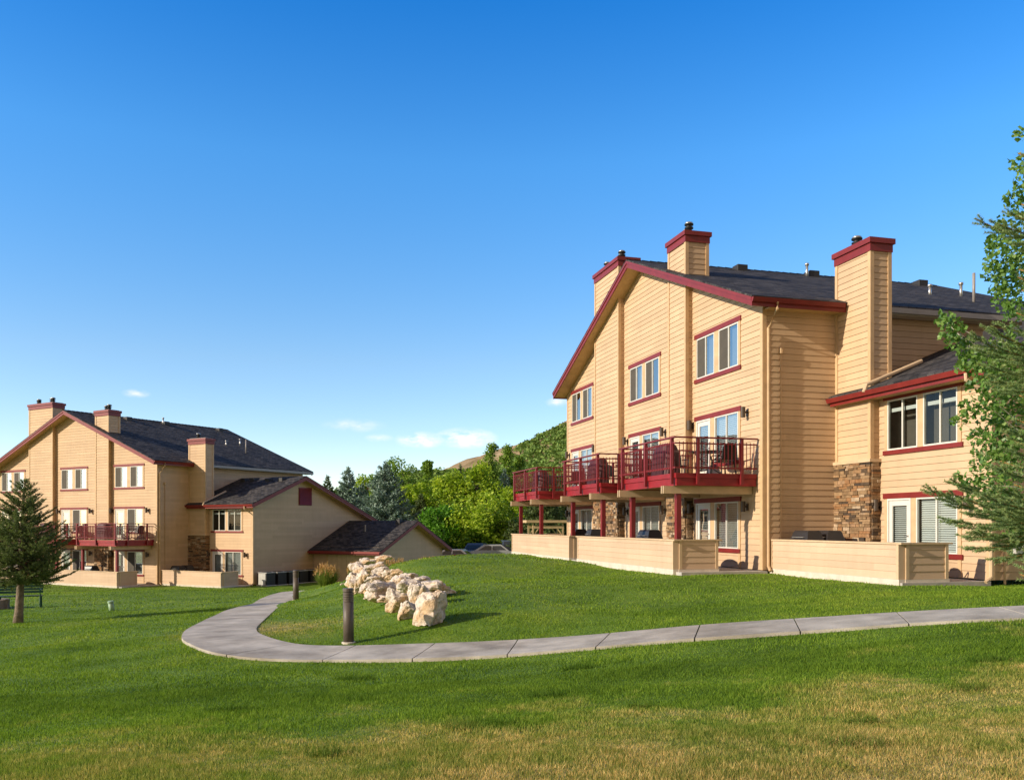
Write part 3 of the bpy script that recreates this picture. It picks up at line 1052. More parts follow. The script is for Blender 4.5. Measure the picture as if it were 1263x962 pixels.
def patio_door(parent, pl, a0, a1, z0, z1, hinge_hi=True):
    f = MB()
    jw = 0.05
    pl.box(f, a0, a0 + jw, -0.03, 0.04, z0, z1)
    pl.box(f, a1 - jw, a1, -0.03, 0.04, z0, z1)
    pl.box(f, a0 + jw, a1 - jw, -0.03, 0.04, z1 - jw, z1)
    st = 0.13
    b0, b1 = a0 + jw + .004, a1 - jw - .004
    pl.box(f, b0, b0 + st, -0.03, 0.012, z0, z1 - jw - .004)
    pl.box(f, b1 - st, b1, -0.03, 0.012, z0, z1 - jw - .004)
    pl.box(f, b0 + st, b1 - st, -0.03, 0.010, z0, z0 + .26)
    pl.box(f, b0 + st, b1 - st, -0.03, 0.010, z1 - jw - .15, z1 - jw - .004)
    d = f.build("patio_door", M['white'], parent)
    g = MB()
    e0, e1, zz0, zz1 = b0 + st, b1 - st, z0 + .26, z1 - jw - .15
    g.poly(pl.pt(e0, -0.005, zz0), pl.pt(e1, -0.005, zz0), pl.pt(e1, -0.005, zz1), pl.pt(e0, -0.005, zz1))
    g.build("pane", M['glass'], d)
    bl = MB()
    z = zz0
    while z < zz1 - .03:
        bl.poly(pl.pt(e0, -0.05, z), pl.pt(e1, -0.05, z), pl.pt(e1, -0.085, z + .03), pl.pt(e0, -0.085, z + .03))
        z += 0.055
    bl.build("blind", M['blind'], d)
    r = MB()
    r.poly(pl.pt(a0, -0.2, z0), pl.pt(a1, -0.2, z0), pl.pt(a1, -0.2, z1), pl.pt(a0, -0.2, z1))
    for (u0, u1) in (((a0, -.03), (a0, -.2)), ((a1, -.03), (a1, -.2))):
        r.poly(pl.pt(u0[0], u0[1], z0), pl.pt(u1[0], u1[1], z0), pl.pt(u1[0], u1[1], z1), pl.pt(u0[0], u0[1], z1))
    r.build("reveal", M['inside'], d)
    h = MB()
    ha = b0 + st * .5 if hinge_hi else b1 - st * .5
    h.tube([pl.pt(ha, 0.012, z0 + 1.0), pl.pt(ha, 0.06, z0 + 1.0)], 0.016, 8)
    h.tube([pl.pt(ha, 0.06, z0 + 1.0), pl.pt(ha + (.1 if hinge_hi else -.1), 0.06, z0 + 1.0)], 0.012, 8)
    h.build("handle", M['steel'], d)
    return d


def wall_lamp(parent, pl, a, z):
    m = MB()
    c = pl.pt(a, 0.17, z)
    m.lathe(c[0], c[1], [(0.062, z - .16), (0.07, z - .155), (0.07, z + .155), (0.062, z + .16)], 14)
    o = m.build("wall_lamp", M['lamp'], parent)
    k = MB()
    pl.box(k, a - .02, a + .02, 0.02, 0.11, z - .03, z + .03)
    pl.box(k, a - .055, a + .055, 0.02, 0.045, z - .12, z + .08)
    k.build("bracket", M['lamp'], o)


def roof_slab(name, parent, mat, quad, th=0.05):
    """quad: four corners of the roof plane, eave0, eave1, ridge1, ridge0"""
    m = MB()
    low = [(x, y, z - th) for x, y, z in quad]
    m.hexa(low + list(quad))
    return m.build(name, mat, parent)


def slope_board(mb, p0, p1, nr, th, zt0, zt1):
    """board along a sloped edge from p0 to p1 (xyz on the roof top), thickness th along nr, hanging from -zt0 to -zt1"""
    a, b_ = Vector(p0), Vector(p1)
    n = Vector((nr[0], nr[1], 0)) * th
    d0, d1 = Vector((0, 0, -zt1)), Vector((0, 0, -zt0))
    mb.hexa([a + d0, b_ + d0, b_ + d0 + n, a + d0 + n, a + d1, b_ + d1, b_ + d1 + n, a + d1 + n])


def chimney(parent, x0, x1, y0, y1, z0, ztop, flues, stone_top=None, stone_out=0.05):
    m = MB()
    zc = ztop - 0.36
    faces = ((Pl(x0, y0, (1, 0), (0, -1)), x1 - x0), (Pl(x1, y0, (0, 1), (1, 0)), y1 - y0), (Pl(x1, y1, (-1, 0), (0, 1)), x1 - x0), (Pl(x0, y1, (0, -1), (-1, 0)), y1 - y0))
    zs = z0 if stone_top is None else stone_top
    for pl, L in faces:
        clad(m, pl, 0, L, zs, [(0, zc), (L, zc)])
    ch = m.build("chimney", M['siding'], parent)
    w = 0.09
    for i in range(4):
        (pl, L), (pn, Ln) = faces[i], faces[(i + 1) % 4]
        e = lambda p: 0.031 if p.nr[0] == 0 else 0.0
        t = MB()
        pl.box(t, L - w, L + e(pl), 0.0, 0.031, zs, zc)
        pn.box(t, -e(pn), w, 0.0, 0.031, zs, zc)
        t.build("corner_trim", M['trim'], ch)
    c = MB()
    c.box(x0 - .05, x1 + .05, y0 - .05, y1 + .05, zc - .02, zc + .20)
    c.box(x0 - .10, x1 + .10, y0 - .10, y1 + .10, zc + .20, zc + .35)
    c.build("chimney_cap", M['red'], ch)
    k = MB()
    k.box(x0 + .02, x1 - .02, y0 + .02, y1 - .02, zc + .35, zc + .39)
    k.build("flashing", M['gutter_grey'], ch)
    for fx, fy, s in flues:
        f = MB()
        z = zc + .39
        f.lathe(fx, fy, [(0.10 * s, z), (0.10 * s, z + .12 * s), (0.15 * s, z + .13 * s), (0.15 * s, z + .17 * s), (0.09 * s, z + .18 * s), (0.09 * s, z + .24 * s), (0.155 * s, z + .25 * s), (0.155 * s, z + .29 * s)], 14)
        fo = f.build("flue", M['black'], ch, True)
        g = MB()
        g.lathe(fx, fy, [(0.15 * s, z + .29 * s), (0.13 * s, z + .335 * s), (0.07 * s, z + .36 * s), (0.01, z + .37 * s)], 14)
        g.build("flue_dome", M['steel'], ch, True)
    if stone_top is not None:
        s_ = MB()
        for i, (pl, L) in enumerate(faces[:2] + faces[3:]):
            ledge_stone(s_, pl, -0.05 if i == 0 else 0, L + (0.05 if i == 0 else 0), z0 - .1, stone_top - .09, base=0.05)
        s_.build("stone_base", M['stone'], ch)
        s2 = MB()
        s2.box(x0 - .10, x1 + .11, y0 - .11, y1, stone_top - .09, stone_top)
        s2.build("stone_cap", M['trim_pale'], ch)
    return ch


def balcony(parent, t0, t1):
    """open balcony in front of the wall; t is measured from the corner along the front"""
    D = 2.58
    x0, x1 = -t1, -t0
    m = MB()
    m.box(x0, x1, -D + .05, -0.03, 2.70, 2.785)                      # deck
    for (a, b_, c, d_) in ((x0, x1, -D, -D + .045), (x0, x0 + .045, -D + .045, -0.03), (x1 - .045, x1, -D + .045, -0.03)):
        m.box(a, b_, c, d_, 2.44, 2.66)
    m.box(x0 - .035, x1 + .035, -D - .035, -D + .05, 2.662, 2.80)
    m.box(x0 - .035, x0 + .05, -D + .05, -0.03, 2.662, 2.80)
    m.box(x1 - .05, x1 + .035, -D + .05, -0.03, 2.662, 2.80)
    b = m.build("balcony", M['deckred'], parent)
    dk = MB()
    n = 17
    for i in range(n):
        yy = -D + .06 + (D - .1) * i / n
        dk.box(x0 + .05, x1 - .05, yy, yy + (D - .1) / n - .012, 2.786, 2.806)
    dk.build("deck_boards", M['trim'], b)
    sf = MB()
    for i in range(9):
        xx = x0 + .1 + (x1 - x0 - .24) * i / 8
        sf.box(xx, xx + .04, -D + .05, -0.03, 2.47, 2.698)
    sf.build("joist", M['soffit'], b)
    r = MB()
    ps = 0.085
    zt = 3.80
    yf = -D - .035 - ps

    def post(cx, cy):
        r.box(cx - ps / 2, cx + ps / 2, cy - ps / 2, cy + ps / 2, 2.48, zt - .002)
    for x in (x0 + .14, (x0 + x1) / 2, x1 - .14):
        post(x, yf + ps / 2)
    for y in (-1.95, -0.55):
        post(x1 + .035 + ps / 2, y)
        post(x0 - .035 - ps / 2, y)
    xs0, xs1 = x0 - .035 - ps / 2, x1 + .035 + ps / 2
    yr = yf + ps / 2
    # top rail, sub rail, bottom rail on three sides
    for z, w, h in ((zt, 0.10, 0.04), (3.63, 0.04, 0.04), (2.93, 0.045, 0.045)):
        r.box(xs0 - w / 2, xs1 + w / 2, yr - w / 2, yr + w / 2, z, z + h)
        for xs in (xs0, xs1):
            r.box(xs - w / 2, xs + w / 2, yr + w / 2, -0.05, z, z + h)
    n = int((xs1 - xs0) / 0.115)
    for i in range(1, n):
        x = xs0 + (xs1 - xs0) * i / n
        r.box(x - .011, x + .011, yr - .034, yr - .024, 2.90, 3.70)
    n = int((-0.05 - yr) / 0.115)
    for i in range(1, n):
        y = yr + (-0.05 - yr) * i / n
        r.box(xs1 + .024, xs1 + .034, y - .011, y + .011, 2.90, 3.70)
        r.box(xs0 - .034, xs0 - .024, y - .011, y + .011, 2.90, 3.70)
    r.build("railing", M['rail'], b)
    for xb in (x0 + .32, x1 - .32):
        bm = MB()
        for dx in (-.09, .04):
            bm.box(xb + dx, xb + dx + .05, -D - .30, -0.03, 2.22, 2.438)
        for yy in (-2.4, -1.2, -.3):
            bm.box(xb - .04, xb + .04, yy, yy + .12, 2.225, 2.432)
        bm.build("beam", M['trim_pale'], b)
        p = MB()
        p.box(xb - .075, xb + .075, -D + .12, -D + .27, -0.02, 2.218)
        p.build("support_post", M['rail'], b, bevel=0.006)
    return b


def lodge(fr, label, tail):
    L = thing("lodge_building", label, "building", tuple(fr.o), fr.phi, "tan lodge buildings")
    Wd, XR, ZR, SL = 17.8, -8.7, 11.50, 0.40
    A = (1.25, 7.02, 14.17)
    WW = 2.98
    front = Pl(0, 0, (-1, 0), (0, -1))
    holes, todo = [], []
    for a in A:
        for (s0, s1) in ((a + .12, a + 1.34), (a + 1.64, a + 2.86)):
            holes.append((s0, s1, 6.18, 7.52))
            todo.append(('w3', s0, s1, 6.18, 7.52))
        for fl in (0, 1):
            zf = 0.0 if fl == 0 else 2.80
            zh = 2.03 if fl == 0 else 4.78
            zs = 0.58 if fl == 0 else 3.30
            holes.append((a + .12, a + 1.62, zs, zh))
            holes.append((a + 1.90, a + 2.88, zf + .02, zh))
            todo.append(('w%d' % fl, a + .12, a + 1.62, zs, zh))
            todo.append(('d%d' % fl, a + 1.90, a + 2.88, zf + .02, zh))
    # front wall
    m = MB()
    zl = ZR - SL * 9.2 - .21
    clad(m, front, 0, Wd, 0.0, [(0, zl + .2), (8.7, ZR - .30), (Wd, zl + .2)], holes)
    m.build("front_wall", M['siding'], L)
    t = MB()
    front.box(t, -0.028, 0.11, 0.0, 0.03, 0, zl + .2)
    t.box(0.0, 0.03, 0.0, 0.10, 0, zl + .2)
    t.build("corner_trim", M['trim'], L)
    t = MB()
    front.box(t, Wd - .11, Wd + .028, 0.0, 0.03, 0, zl + .1)
    t.build("corner_trim", M['trim'], L)
    for a in A:   # flat casing boards round the openings, red head and sill boards
        for zb, zt in ((6.18, 7.53), (3.18, 4.78), (0.0, 2.03)):
            for c0, c1 in ((a, a + .118), (a + 2.884, a + WW), (a + 1.345, a + 1.636) if zb == 6.18 else (a + 1.625, a + 1.896)):
                t = MB()
                front.box(t, c0, c1, 0, 0.033, zb, zt)
                t.build("casing_board", M['trim'], L)
            rt = MB()
            front.box(rt, a - .04, a + WW + .04, 0, 0.05, zt + .002, zt + .15)
            rt.build("head_trim", M['red'], L)
            rt = MB()
            if zb == 6.18:
                front.box(rt, a - .04, a + WW + .04, 0, 0.055, 6.05, 6.178)
            elif zb > 1:
                front.box(rt, a, a + 1.75, 0, 0.055, 3.17, 3.298)
            else:
                front.box(rt, a, a + 1.75, 0, 0.055, 0.45, 0.578)
            rt.build("sill", M['red'], L)
    k = 0
    for kind, s0, s1, z0, z1 in todo:
        if kind == 'w3':
            opts = (('curtain', 'dim'), ('curtain', 'dim'), ('part', 'dim'))[k % 3]
            k += 1
            glazing(L, front, s0, s1, z0, z1, opts, False)
        elif kind[0] == 'w':
            glazing(L, front, s0, s1, z0, z1, ('blind', 'dimblind') if tail else ('blind', 'dim'), True)
        else:
            patio_door(L, front, s0, s1, z0, z1)
    for a in A:
        for zz in (1.86, 4.68):
            wall_lamp(L, front, a - .42, zz)
            if a < 12:
                wall_lamp(L, front, a + WW + .16, zz)
            else:
                wall_lamp(L, front, a + WW + .30, zz)
    # side wall and back
    side = Pl(0, 0, (0, 1), (1, 0))
    m = MB()
    clad(m, side, 0, 13.0, 0.0, [(0, zl + .2), (13.0, zl + .2)])
    m.build("side_wall", M['siding'], L)
    m = MB()
    left = Pl(-Wd, 13.0, (0, -1), (-1, 0))
    clad(m, left, 0, 13.0, 0.0, [(0, zl + .05), (13.0, zl + .05)])
    back = Pl(-Wd, 13.0, (1, 0), (0, 1))
    clad(m, back, 0, Wd, 0.0, [(0, zl + .1), (9.1, ZR - .3), (Wd, zl + .1)])
    m.build("back_wall", M['siding'], L)
    # main roof
    XE, XL, Y0, Y1 = 0.52, -18.05, -0.66, 13.5
    ze = ZR - SL * (XE - XR)
    zle = ZR - SL * (XR - XL)
    roof = roof_slab("roof", L, M['shingle_y'], [(XE + .05, Y0 - .03, ze - .02), (XE + .05, Y1 + .03, ze - .02), (XR, Y1 + .03, ZR), (XR, Y0 - .03, ZR)])
    m = MB()
    m.hexa([(XL - .05, Y0 - .03, zle - .07), (XR, Y0 - .03, ZR - .05), (XR, Y1 + .03, ZR - .05), (XL - .05, Y1 + .03, zle - .07),
            (XL - .05, Y0 - .03, zle - .02), (XR, Y0 - .03, ZR), (XR, Y1 + .03, ZR), (XL - .05, Y1 + .03, zle - .02)])
    for i in range(44):   # ridge cap shingles
        y = Y0 + (Y1 - Y0) * i / 44
        for sx in (-1, 1):
            m.poly((XR, y, ZR + .035), (XR + sx * .16, y, ZR + .035 - .064), (XR + sx * .16, y + .34, ZR + .016 - .064), (XR, y + .34, ZR + .016))
    m.build("roof", M['shingle_y'], L)
    f = MB()
    for yb, nr in ((Y0, (0, 1)), (Y1, (0, -1))):
        for e in ((XE, ze), (XL, zle)):
            slope_board(f, (e[0], yb, e[1] - .0), (XR, yb, ZR), nr, 0.045, 0.052, 0.31)
            y2 = yb - .03 * nr[1]
            slope_board(f, (e[0], y2, e[1]), (XR, y2, ZR), nr, 0.03, 0.051, 0.15)
    f.box(XE - .045, XE, Y0 + .046, 2.425, ze - .30, ze - .055)
    f.box(XL, XL + .045, Y0 + .046, Y1 - .046, zle - .30, zle - .055)
    f.build("fascia", M['red'], roof)
    s = MB()
    for e in ((XE - .05, ze - SL * -.05), (XL + .05, zle + SL * .05)):
        zz = e[1] - .27
        s.hexa([(e[0], Y0 + .05, zz), (XR, Y0 + .05, ZR - .27), (XR, 0.03, ZR - .27), (e[0], 0.03, zz),
                (e[0], Y0 + .05, zz + .03), (XR, Y0 + .05, ZR - .24), (XR, 0.03, ZR - .24), (e[0], 0.03, zz + .03)])
    s.box(0.0, XE - .05, 0.032, 2.42, ze - .27, ze - .24)
    s.box(-Wd - .2, -Wd, 0.032, 12.9, zle - .27, zle - .24)
    s.build("soffit", M['soffit'], roof)
    s = MB()
    s.box(0.0, XE - .03, 3.10, Y1 - .05, ze - .25, ze - .22)
    s.build("soffit", M['white'], roof)
    g = MB()   # gutter, red over the front return
    g.hexa([(XE + .002, Y0 - .02, ze - .19), (XE + .08, Y0 - .02, ze - .19), (XE + .08, 2.32, ze - .19), (XE + .002, 2.32, ze - .19),
            (XE + .002, Y0 - .02, ze - .07), (XE + .125, Y0 - .02, ze - .07), (XE + .125, 2.32, ze - .07), (XE + .002, 2.32, ze - .07)])
    g.build("gutter", M['red'], roof)
    g = MB()
    g.box(XE - .03, XE + .085, 3.10, Y1 + .02, ze - .23, ze - .075)
    g.build("gutter", M['gutter_grey'], roof)
    for (x, y, kind) in ((-8.2, 1.5, 'b'), (-8.2, 3.9, 'b'), (-8.2, 7.1, 'b'), (-8.15, 12.2, 'b'), (-8.0, 6.75, 'p'), (-4.15, 9.28, 's'), (-4.5, 10.95, 'p'), (-2.65, 9.82, 't')):
        z = ZR - SL * (x - XR)
        v = MB()
        if kind == 'b':
            v.box(x - .22, x + .22, y - .22, y + .22, z - .12, z + .17)
            v.build("roof_vent", M['vent'], roof, bevel=0.02)
        elif kind == 't':
            v.tube([(x, y, z - .1), (x, y, z + 1.0)], 0.05, 10)
            v.build("vent_pipe", M['gutter_grey'], roof, True)
        else:
            v.tube([(x, y, z - .1), (x, y, z + (.42 if kind == 'p' else .28))], 0.055, 10)
            v.tube([(x, y, z + (.42 if kind == 'p' else .28)), (x, y, z + (.5 if kind == 'p' else .36))], 0.085, 10)
            v.build("vent_pipe", M['steel'], roof, True)
    # chimneys: two rising from chases on the front, one between main block and wing
    chimney(L, -5.85, -4.49, -0.24, 0.58, 0.0, 11.29, [(-4.75, 0.0, 1.0), (-5.4, 0.25, 1.0)], 2.44)
    chimney(L, -13.3, -10.56, -0.24, 0.58, 0.0, 12.20, [(-10.95, 0.05, 1), (-11.35, 0.2, 1), (-12.6, 0.05, 1), (-12.95, 0.25, 1)], 2.44)
    chimney(L, 0.03, 1.59, 2.43, 3.07, 0.0, 9.36, [(0.55, 2.75, 1.0)], 3.16)
    # wing
    WX, WY = 5.58, 2.71
    wf = Pl(0, WY, (1, 0), (0, -1))
    wh = [(1.97, 3.15, 3.36, 4.74), (3.36, 4.56, 3.36, 4.74), (3.10, 4.56, 0.58, 2.03), (1.97, 2.90, 0.02, 2.03)]
    m = MB()
    clad(m, wf, 0.0, WX, 0.0, [(0, 5.12), (WX, 5.12)], wh)
    m.build("wing_wall", M['siding'], L)
    ye, yr_, yb = 2.20, 6.9, 15.6
    zw = 5.10
    SW = 0.405
    zr = zw + SW * (yr_ - ye)
    SB = 0.385
    zbk = zr - SB * (yb - yr_)
    gw = Pl(WX, WY, (0, 1), (1, 0))
    m = MB()
    clad(m, gw, 0.0, 12.6, 0.0, [(0, zw + SW * .5 - .25), (yr_ - WY, zr - .27), (12.6, zr - SB * (12.6 + WY - yr_) - .25)])
    m.build("wing_gable_wall", M['siding'], L)
    t = MB()
    wf.box(t, WX - .10, WX + .03, 0, 0.03, 0, 5.0)
    gw.box(t, 0.0, .10, 0, 0.03, 0, 5.0)
    t.build("corner_trim", M['trim'], L)
    for x0_, x1_, zb, zt in ((1.85, 1.965, 3.36, 4.86), (3.155, 3.355, 3.36, 4.86), (4.565, 4.68, 3.36, 4.86), (1.85, 1.965, 0, 2.03), (2.905, 3.095, 0, 2.03), (4.565, 4.68, 0, 2.03)):
        t = MB()
        wf.box(t, x0_, x1_, 0, 0.033, zb, zt)
        t.build("casing_board", M['trim'], L)
    t = MB()
    wf.box(t, 1.80, 4.74, 0, 0.045, 4.745, 4.84)
    t.build("head_trim", M['red'], L)
    t = MB()
    t.box(0.0, 0.035, 3.08, 12.9, zl - .05, zl + .21)
    t.build("frieze_board", M['red'], L)
    for nm, bb in (("sill", (1.80, 4.74, 0, 0.055, 3.24, 3.358)), ("head_trim", (1.80, 4.74, 0, 0.05, 2.032, 2.18)), ("sill", (3.0, 4.74, 0, 0.055, 0.45, 0.578))):
        rt = MB()
        wf.box(rt, *bb)
        rt.build(nm, M['red'], L)
    glazing(L, wf, 1.97, 3.15, 3.36, 4.74, ('raised', 'raised'), False, depth=0.6)
    glazing(L, wf, 3.36, 4.56, 3.36, 4.74, ('raised', 'raised'), False, depth=0.30)
    glazing(L, wf, 3.10, 4.56, 0.58, 2.03, ('dimblind', 'blind'), True)
    patio_door(L, wf, 1.97, 2.90, 0.02, 2.03, False)
    wall_lamp(L, wf, 1.66, 1.86)
    wall_lamp(L, wf, 5.0, 1.86)
    XG = WX + .52
    wr = roof_slab("wing_roof", L, M['shingle_x'], [(0.03, ye - .04, zw - .015), (XG + .03, ye - .04, zw - .015), (XG + .03, yr_, zr), (0.03, yr_, zr)])
    m = MB()
    m.hexa([(0.03, yr_, zr - .05), (XG + .03, yr_, zr - .05), (XG + .03, yb, zbk - .05), (0.03, yb, zbk - .05), (0.03, yr_, zr), (XG + .03, yr_, zr), (XG + .03, yb, zbk), (0.03, yb, zbk)])
    m.build("wing_roof", M['shingle_x'], L)
    f = MB()
    f.box(0.05, XG - .05, ye, ye + .045, zw - .30, zw - .05)
    slope_board(f, (XG, ye, zw), (XG, yr_, zr), (-1, 0), 0.045, 0.052, 0.30)
    slope_board(f, (XG, yr_, zr), (XG, yb, zbk), (-1, 0), 0.045, 0.052, 0.30)
    slope_board(f, (XG + .03, ye, zw), (XG + .03, yr_, zr), (-1, 0), 0.03, 0.051, 0.14)
    slope_board(f, (XG + .03, yr_, zr), (XG + .03, yb, zbk), (-1, 0), 0.03, 0.051, 0.14)
    f.build("fascia", M['red'], wr)
    g = MB()
    g.hexa([(0.0, ye - .085, zw - .20), (XG + .04, ye - .085, zw - .20), (XG + .04, ye - .002, zw - .20), (0.0, ye - .002, zw - .20),
            (0.0, ye - .125, zw - .075), (XG + .04, ye - .125, zw - .075), (XG + .04, ye - .002, zw - .075), (0.0, ye - .002, zw - .075)])
    g.build("gutter", M['red'], wr)
    s = MB()
    s.box(0.03, XG - .05, ye + .047, WY, zw - .28, zw - .25)
    for (ya, za, yb_, zb_) in ((WY, zw + SW * (WY - ye), yr_, zr), (yr_, zr, yb, zbk)):
        s.hexa([(WX, ya, za - .28), (XG - .05, ya, za - .28), (XG - .05, yb_, zb_ - .28), (WX, yb_, zb_ - .28), (WX, ya, za - .25), (XG - .05, ya, za - .25), (XG - .05, yb_, zb_ - .25), (WX, yb_, zb_ - .25)])
    s.build("soffit", M['soffit'], wr)
    for x, y in ((1.0, 6.3), (1.9, 6.3), (3.4, 6.2), (4.6, 6.2)):
        z = zw + SW * (y - ye)
        v = MB()
        v.box(x - .2, x + .2, y - .2, y + .2, z - .1, z + .15)
        v.build("roof_vent", M['vent'], wr, bevel=0.02)
    v = MB()
    for (a0_, a1_, z0_, z1_, o_) in ((6.7 - WY, 7.95 - WY, 5.05, 6.25, .04),):
        gw.box(v, a0_, a1_, 0.02, o_, z0_, z1_)
        z = z0_ + .06
        while z < z1_ - .08:
            v.hexa([gw.pt(a0_ + .06, .042, z), gw.pt(a1_ - .06, .042, z), gw.pt(a1_ - .06, .10, z - .02), gw.pt(a0_ + .06, .10, z - .02),
                    gw.pt(a0_ + .06, .042, z + .06), gw.pt(a1_ - .06, .042, z + .06), gw.pt(a1_ - .06, .06, z + .06), gw.pt(a0_ + .06, .06, z + .06)])
            z += 0.09
    v.build("gable_vent", M['red'], L)
    # downspouts and the conduit at the main corner
    d = MB()
    zt_ = ze - .19
    d.tube([(XE + .06, 0.12, zt_ + .02), (XE + .06, 0.12, zt_ - .15), (0.10, 0.12, zt_ - .62), (0.10, 0.12, 0.12), (0.24, 0.10, -.02)], 0.045, 8)
    d.build("downspout", M['trim'], L)
    d = MB()
    d.tube([(0.055, 0.55, 6.35), (0.055, 0.55, 0.0)], 0.02, 8)
    d.tube([(0.055, 0.55, 6.30), (0.055, 0.55, 6.45)], 0.07, 8)
    d.build("conduit", M['trim'], L)
    d = MB()   # short pipe draining the upper roof over the wing roof
    y_ = 3.25
    zz = lambda y: zw + SW * (y - ye) + .11
    d.tube([(1.66, 4.05, zz(4.05)), (1.74, 2.55, zz(2.55)), (1.74, 2.18, zz(2.18)), (1.74, 2.10, zw - .12)], 0.06, 8)
    d.build("downspout", M['trim_pale'], L)
    d = MB()
    d.tube([(WX - .15, ye - .06, zw - .2), (WX - .15, ye - .06, zw - .35), (WX + .12, WY - .10, zw - .75), (WX + .12, WY - .10, 0.10), (WX + .12, WY - .26, -.04)], 0.048, 8)
    d.build("downspout", M['trim_pale'], L)
    for t0, t1 in ((0.32, 4.33), (6.39, 10.33), (14.0, 18.0)):
        balcony(L, t0, t1)
    # meters on the gable wall
    if tail:
        mb_ = MB()
        gw.box(mb_, 0.55, 0.85, 0.03, 0.19, 0.62, 0.98)
        mb_.lathe(*gw.pt(0.7, .26, 0)[:2], [(0.08, 0.72), (0.08, 0.88)], 12)
        gw.box(mb_, 0.95, 1.2, 0.03, 0.15, 0.66, 0.96)
        mb_.build("meter_box", M['meter'], L, bevel=0.01)
        mb_ = MB()
        gw.box(mb_, 1.75, 2.2, 0.03, 0.19, 0.25, 0.85)
        mb_.build("meter_box", M['meter'], L, bevel=0.01)
        d = MB()
        d.tube([gw.pt(.35, .06, -.1), gw.pt(.33, .06, 1.2)], 0.03, 8)
        d.tube([gw.pt(1.1, .08, .66), gw.pt(1.1, .12, .35), gw.pt(1.3, .12, .28), gw.pt(1.7, .1, .3)], 0.018, 8)
        d.build("conduit", M['trim'], L)
    return L


lodge1 = lodge(B1, "near tan three-storey lodge with three red balconies and stone chases", True)
lodge2 = lodge(B2, "distant tan three-storey lodge behind the small spruce, with a red gable vent", False)
for b in (B1, B2):
    ps_ = MB()
    ps_.box(-17.9, 0.25, -2.70, 0.0, -0.25, -0.02)
    ps_.box(0.0, 5.62, 0.22, 2.68, -0.25, -0.024)
    po = ps_.build("patio", M['concrete'])
    po.location, po.rotation_euler = b.o, (0, 0, b.phi)
    tag(po, "concrete patio slab along the front of a lodge", "patio", None, 'structure')


# the low garage wing beyond the distant lodge
def garage(fr):
    G = thing("garage_building", "low garage with a shallow gabled roof joined to the distant lodge", "building", tuple(fr.o), fr.phi)
    x0, x1, y0, ya, y1 = 5.62, 11.25, 8.1, 11.75, 15.3
    ze, zr = 2.30, 4.05
    fw = Pl(x0, y0, (1, 0), (0, -1))
    m = MB()
    clad(m, fw, 0, x1 - x0, -0.3, [(0, ze), (x1 - x0, ze)], [(1.3, 5.3, -.3, 1.95)])
    m.build("front_wall", M['siding'], G)
    gw = Pl(x1, y0, (0, 1), (1, 0))
    m = MB()
    clad(m, gw, 0, y1 - y0, -0.3, [(0, ze - .1), (ya - y0, zr - .25), (y1 - y0, ze - .1)])
    m.build("gable_wall", M['siding'], G)
    d = MB()
    for i in range(5):
        fw.box(d, 1.3 + i * .8 + .01, 1.3 + i * .8 + .79, -0.04, 0.0, -.3, 1.95)
    d.build("door", M['trim_pale'], G)
    t = MB()
    fw.box(t, 1.18, 1.30, 0, .035, -.3, 2.05)
    fw.box(t, 5.30, 5.42, 0, .035, -.3, 2.05)
    fw.box(t, 1.30, 5.30, 0, .035, 1.95, 2.05)
    t.build("casing", M['trim'], G)
    xg, xl, ye, yb = x1 + .5, 5.64, y0 - .5, y1 + .5
    sl = (zr - ze) / (ya - y0)
    zee, zbb = zr - sl * (ya - ye), zr - sl * (yb - ya)
    r = roof_slab("roof", G, M['shingle_x'], [(xl, ye, zee), (xg, ye, zee), (xg, ya, zr), (xl, ya, zr)])
    m = MB()
    m.hexa([(xl, ya, zr - .05), (xg, ya, zr - .05), (xg, yb, zbb - .05), (xl, yb, zbb - .05), (xl, ya, zr), (xg, ya, zr), (xg, yb, zbb), (xl, yb, zbb)])
    m.build("roof", M['shingle_x'], G)
    f = MB()
    f.box(xl, xg - .05, ye, ye + .045, zee - .27, zee - .05)
    slope_board(f, (xg, ye, zee), (xg, ya, zr), (-1, 0), 0.045, 0.052, 0.28)
    slope_board(f, (xg, ya, zr), (xg, yb, zbb), (-1, 0), 0.045, 0.052, 0.28)
    f.build("fascia", M['red'], r)
    g = MB()
    g.box(xl, xg, ye - .11, ye - .002, zee - .19, zee - .07)
    g.build("gutter", M['red'], r)
    s = MB()
    for (p, zp, q_, zq) in ((ye + .05, zee + .02, ya, zr), (ya, zr, yb - .05, zbb + .02)):
        s.hexa([(x1, p, zp - .27), (xg - .05, p, zp - .27), (xg - .05, q_, zq - .27), (x1, q_, zq - .27), (x1, p, zp - .24), (xg - .05, p, zp - .24), (xg - .05, q_, zq - .24), (x1, q_, zq - .24)])
    s.build("soffit", M['soffit'], r)
    v = MB()
    v.box(10.2, 10.55, 11.2, 11.55, zr - .3, zr + .08)
    v.build("roof_vent", M['vent'], r, bevel=.02)
    v = MB()
    v.tube([(8.4, 10.2, 3.2), (8.4, 10.2, 3.75)], .05, 8)
    v.build("vent_pipe", M['gutter_grey'], r)


garage(B2)


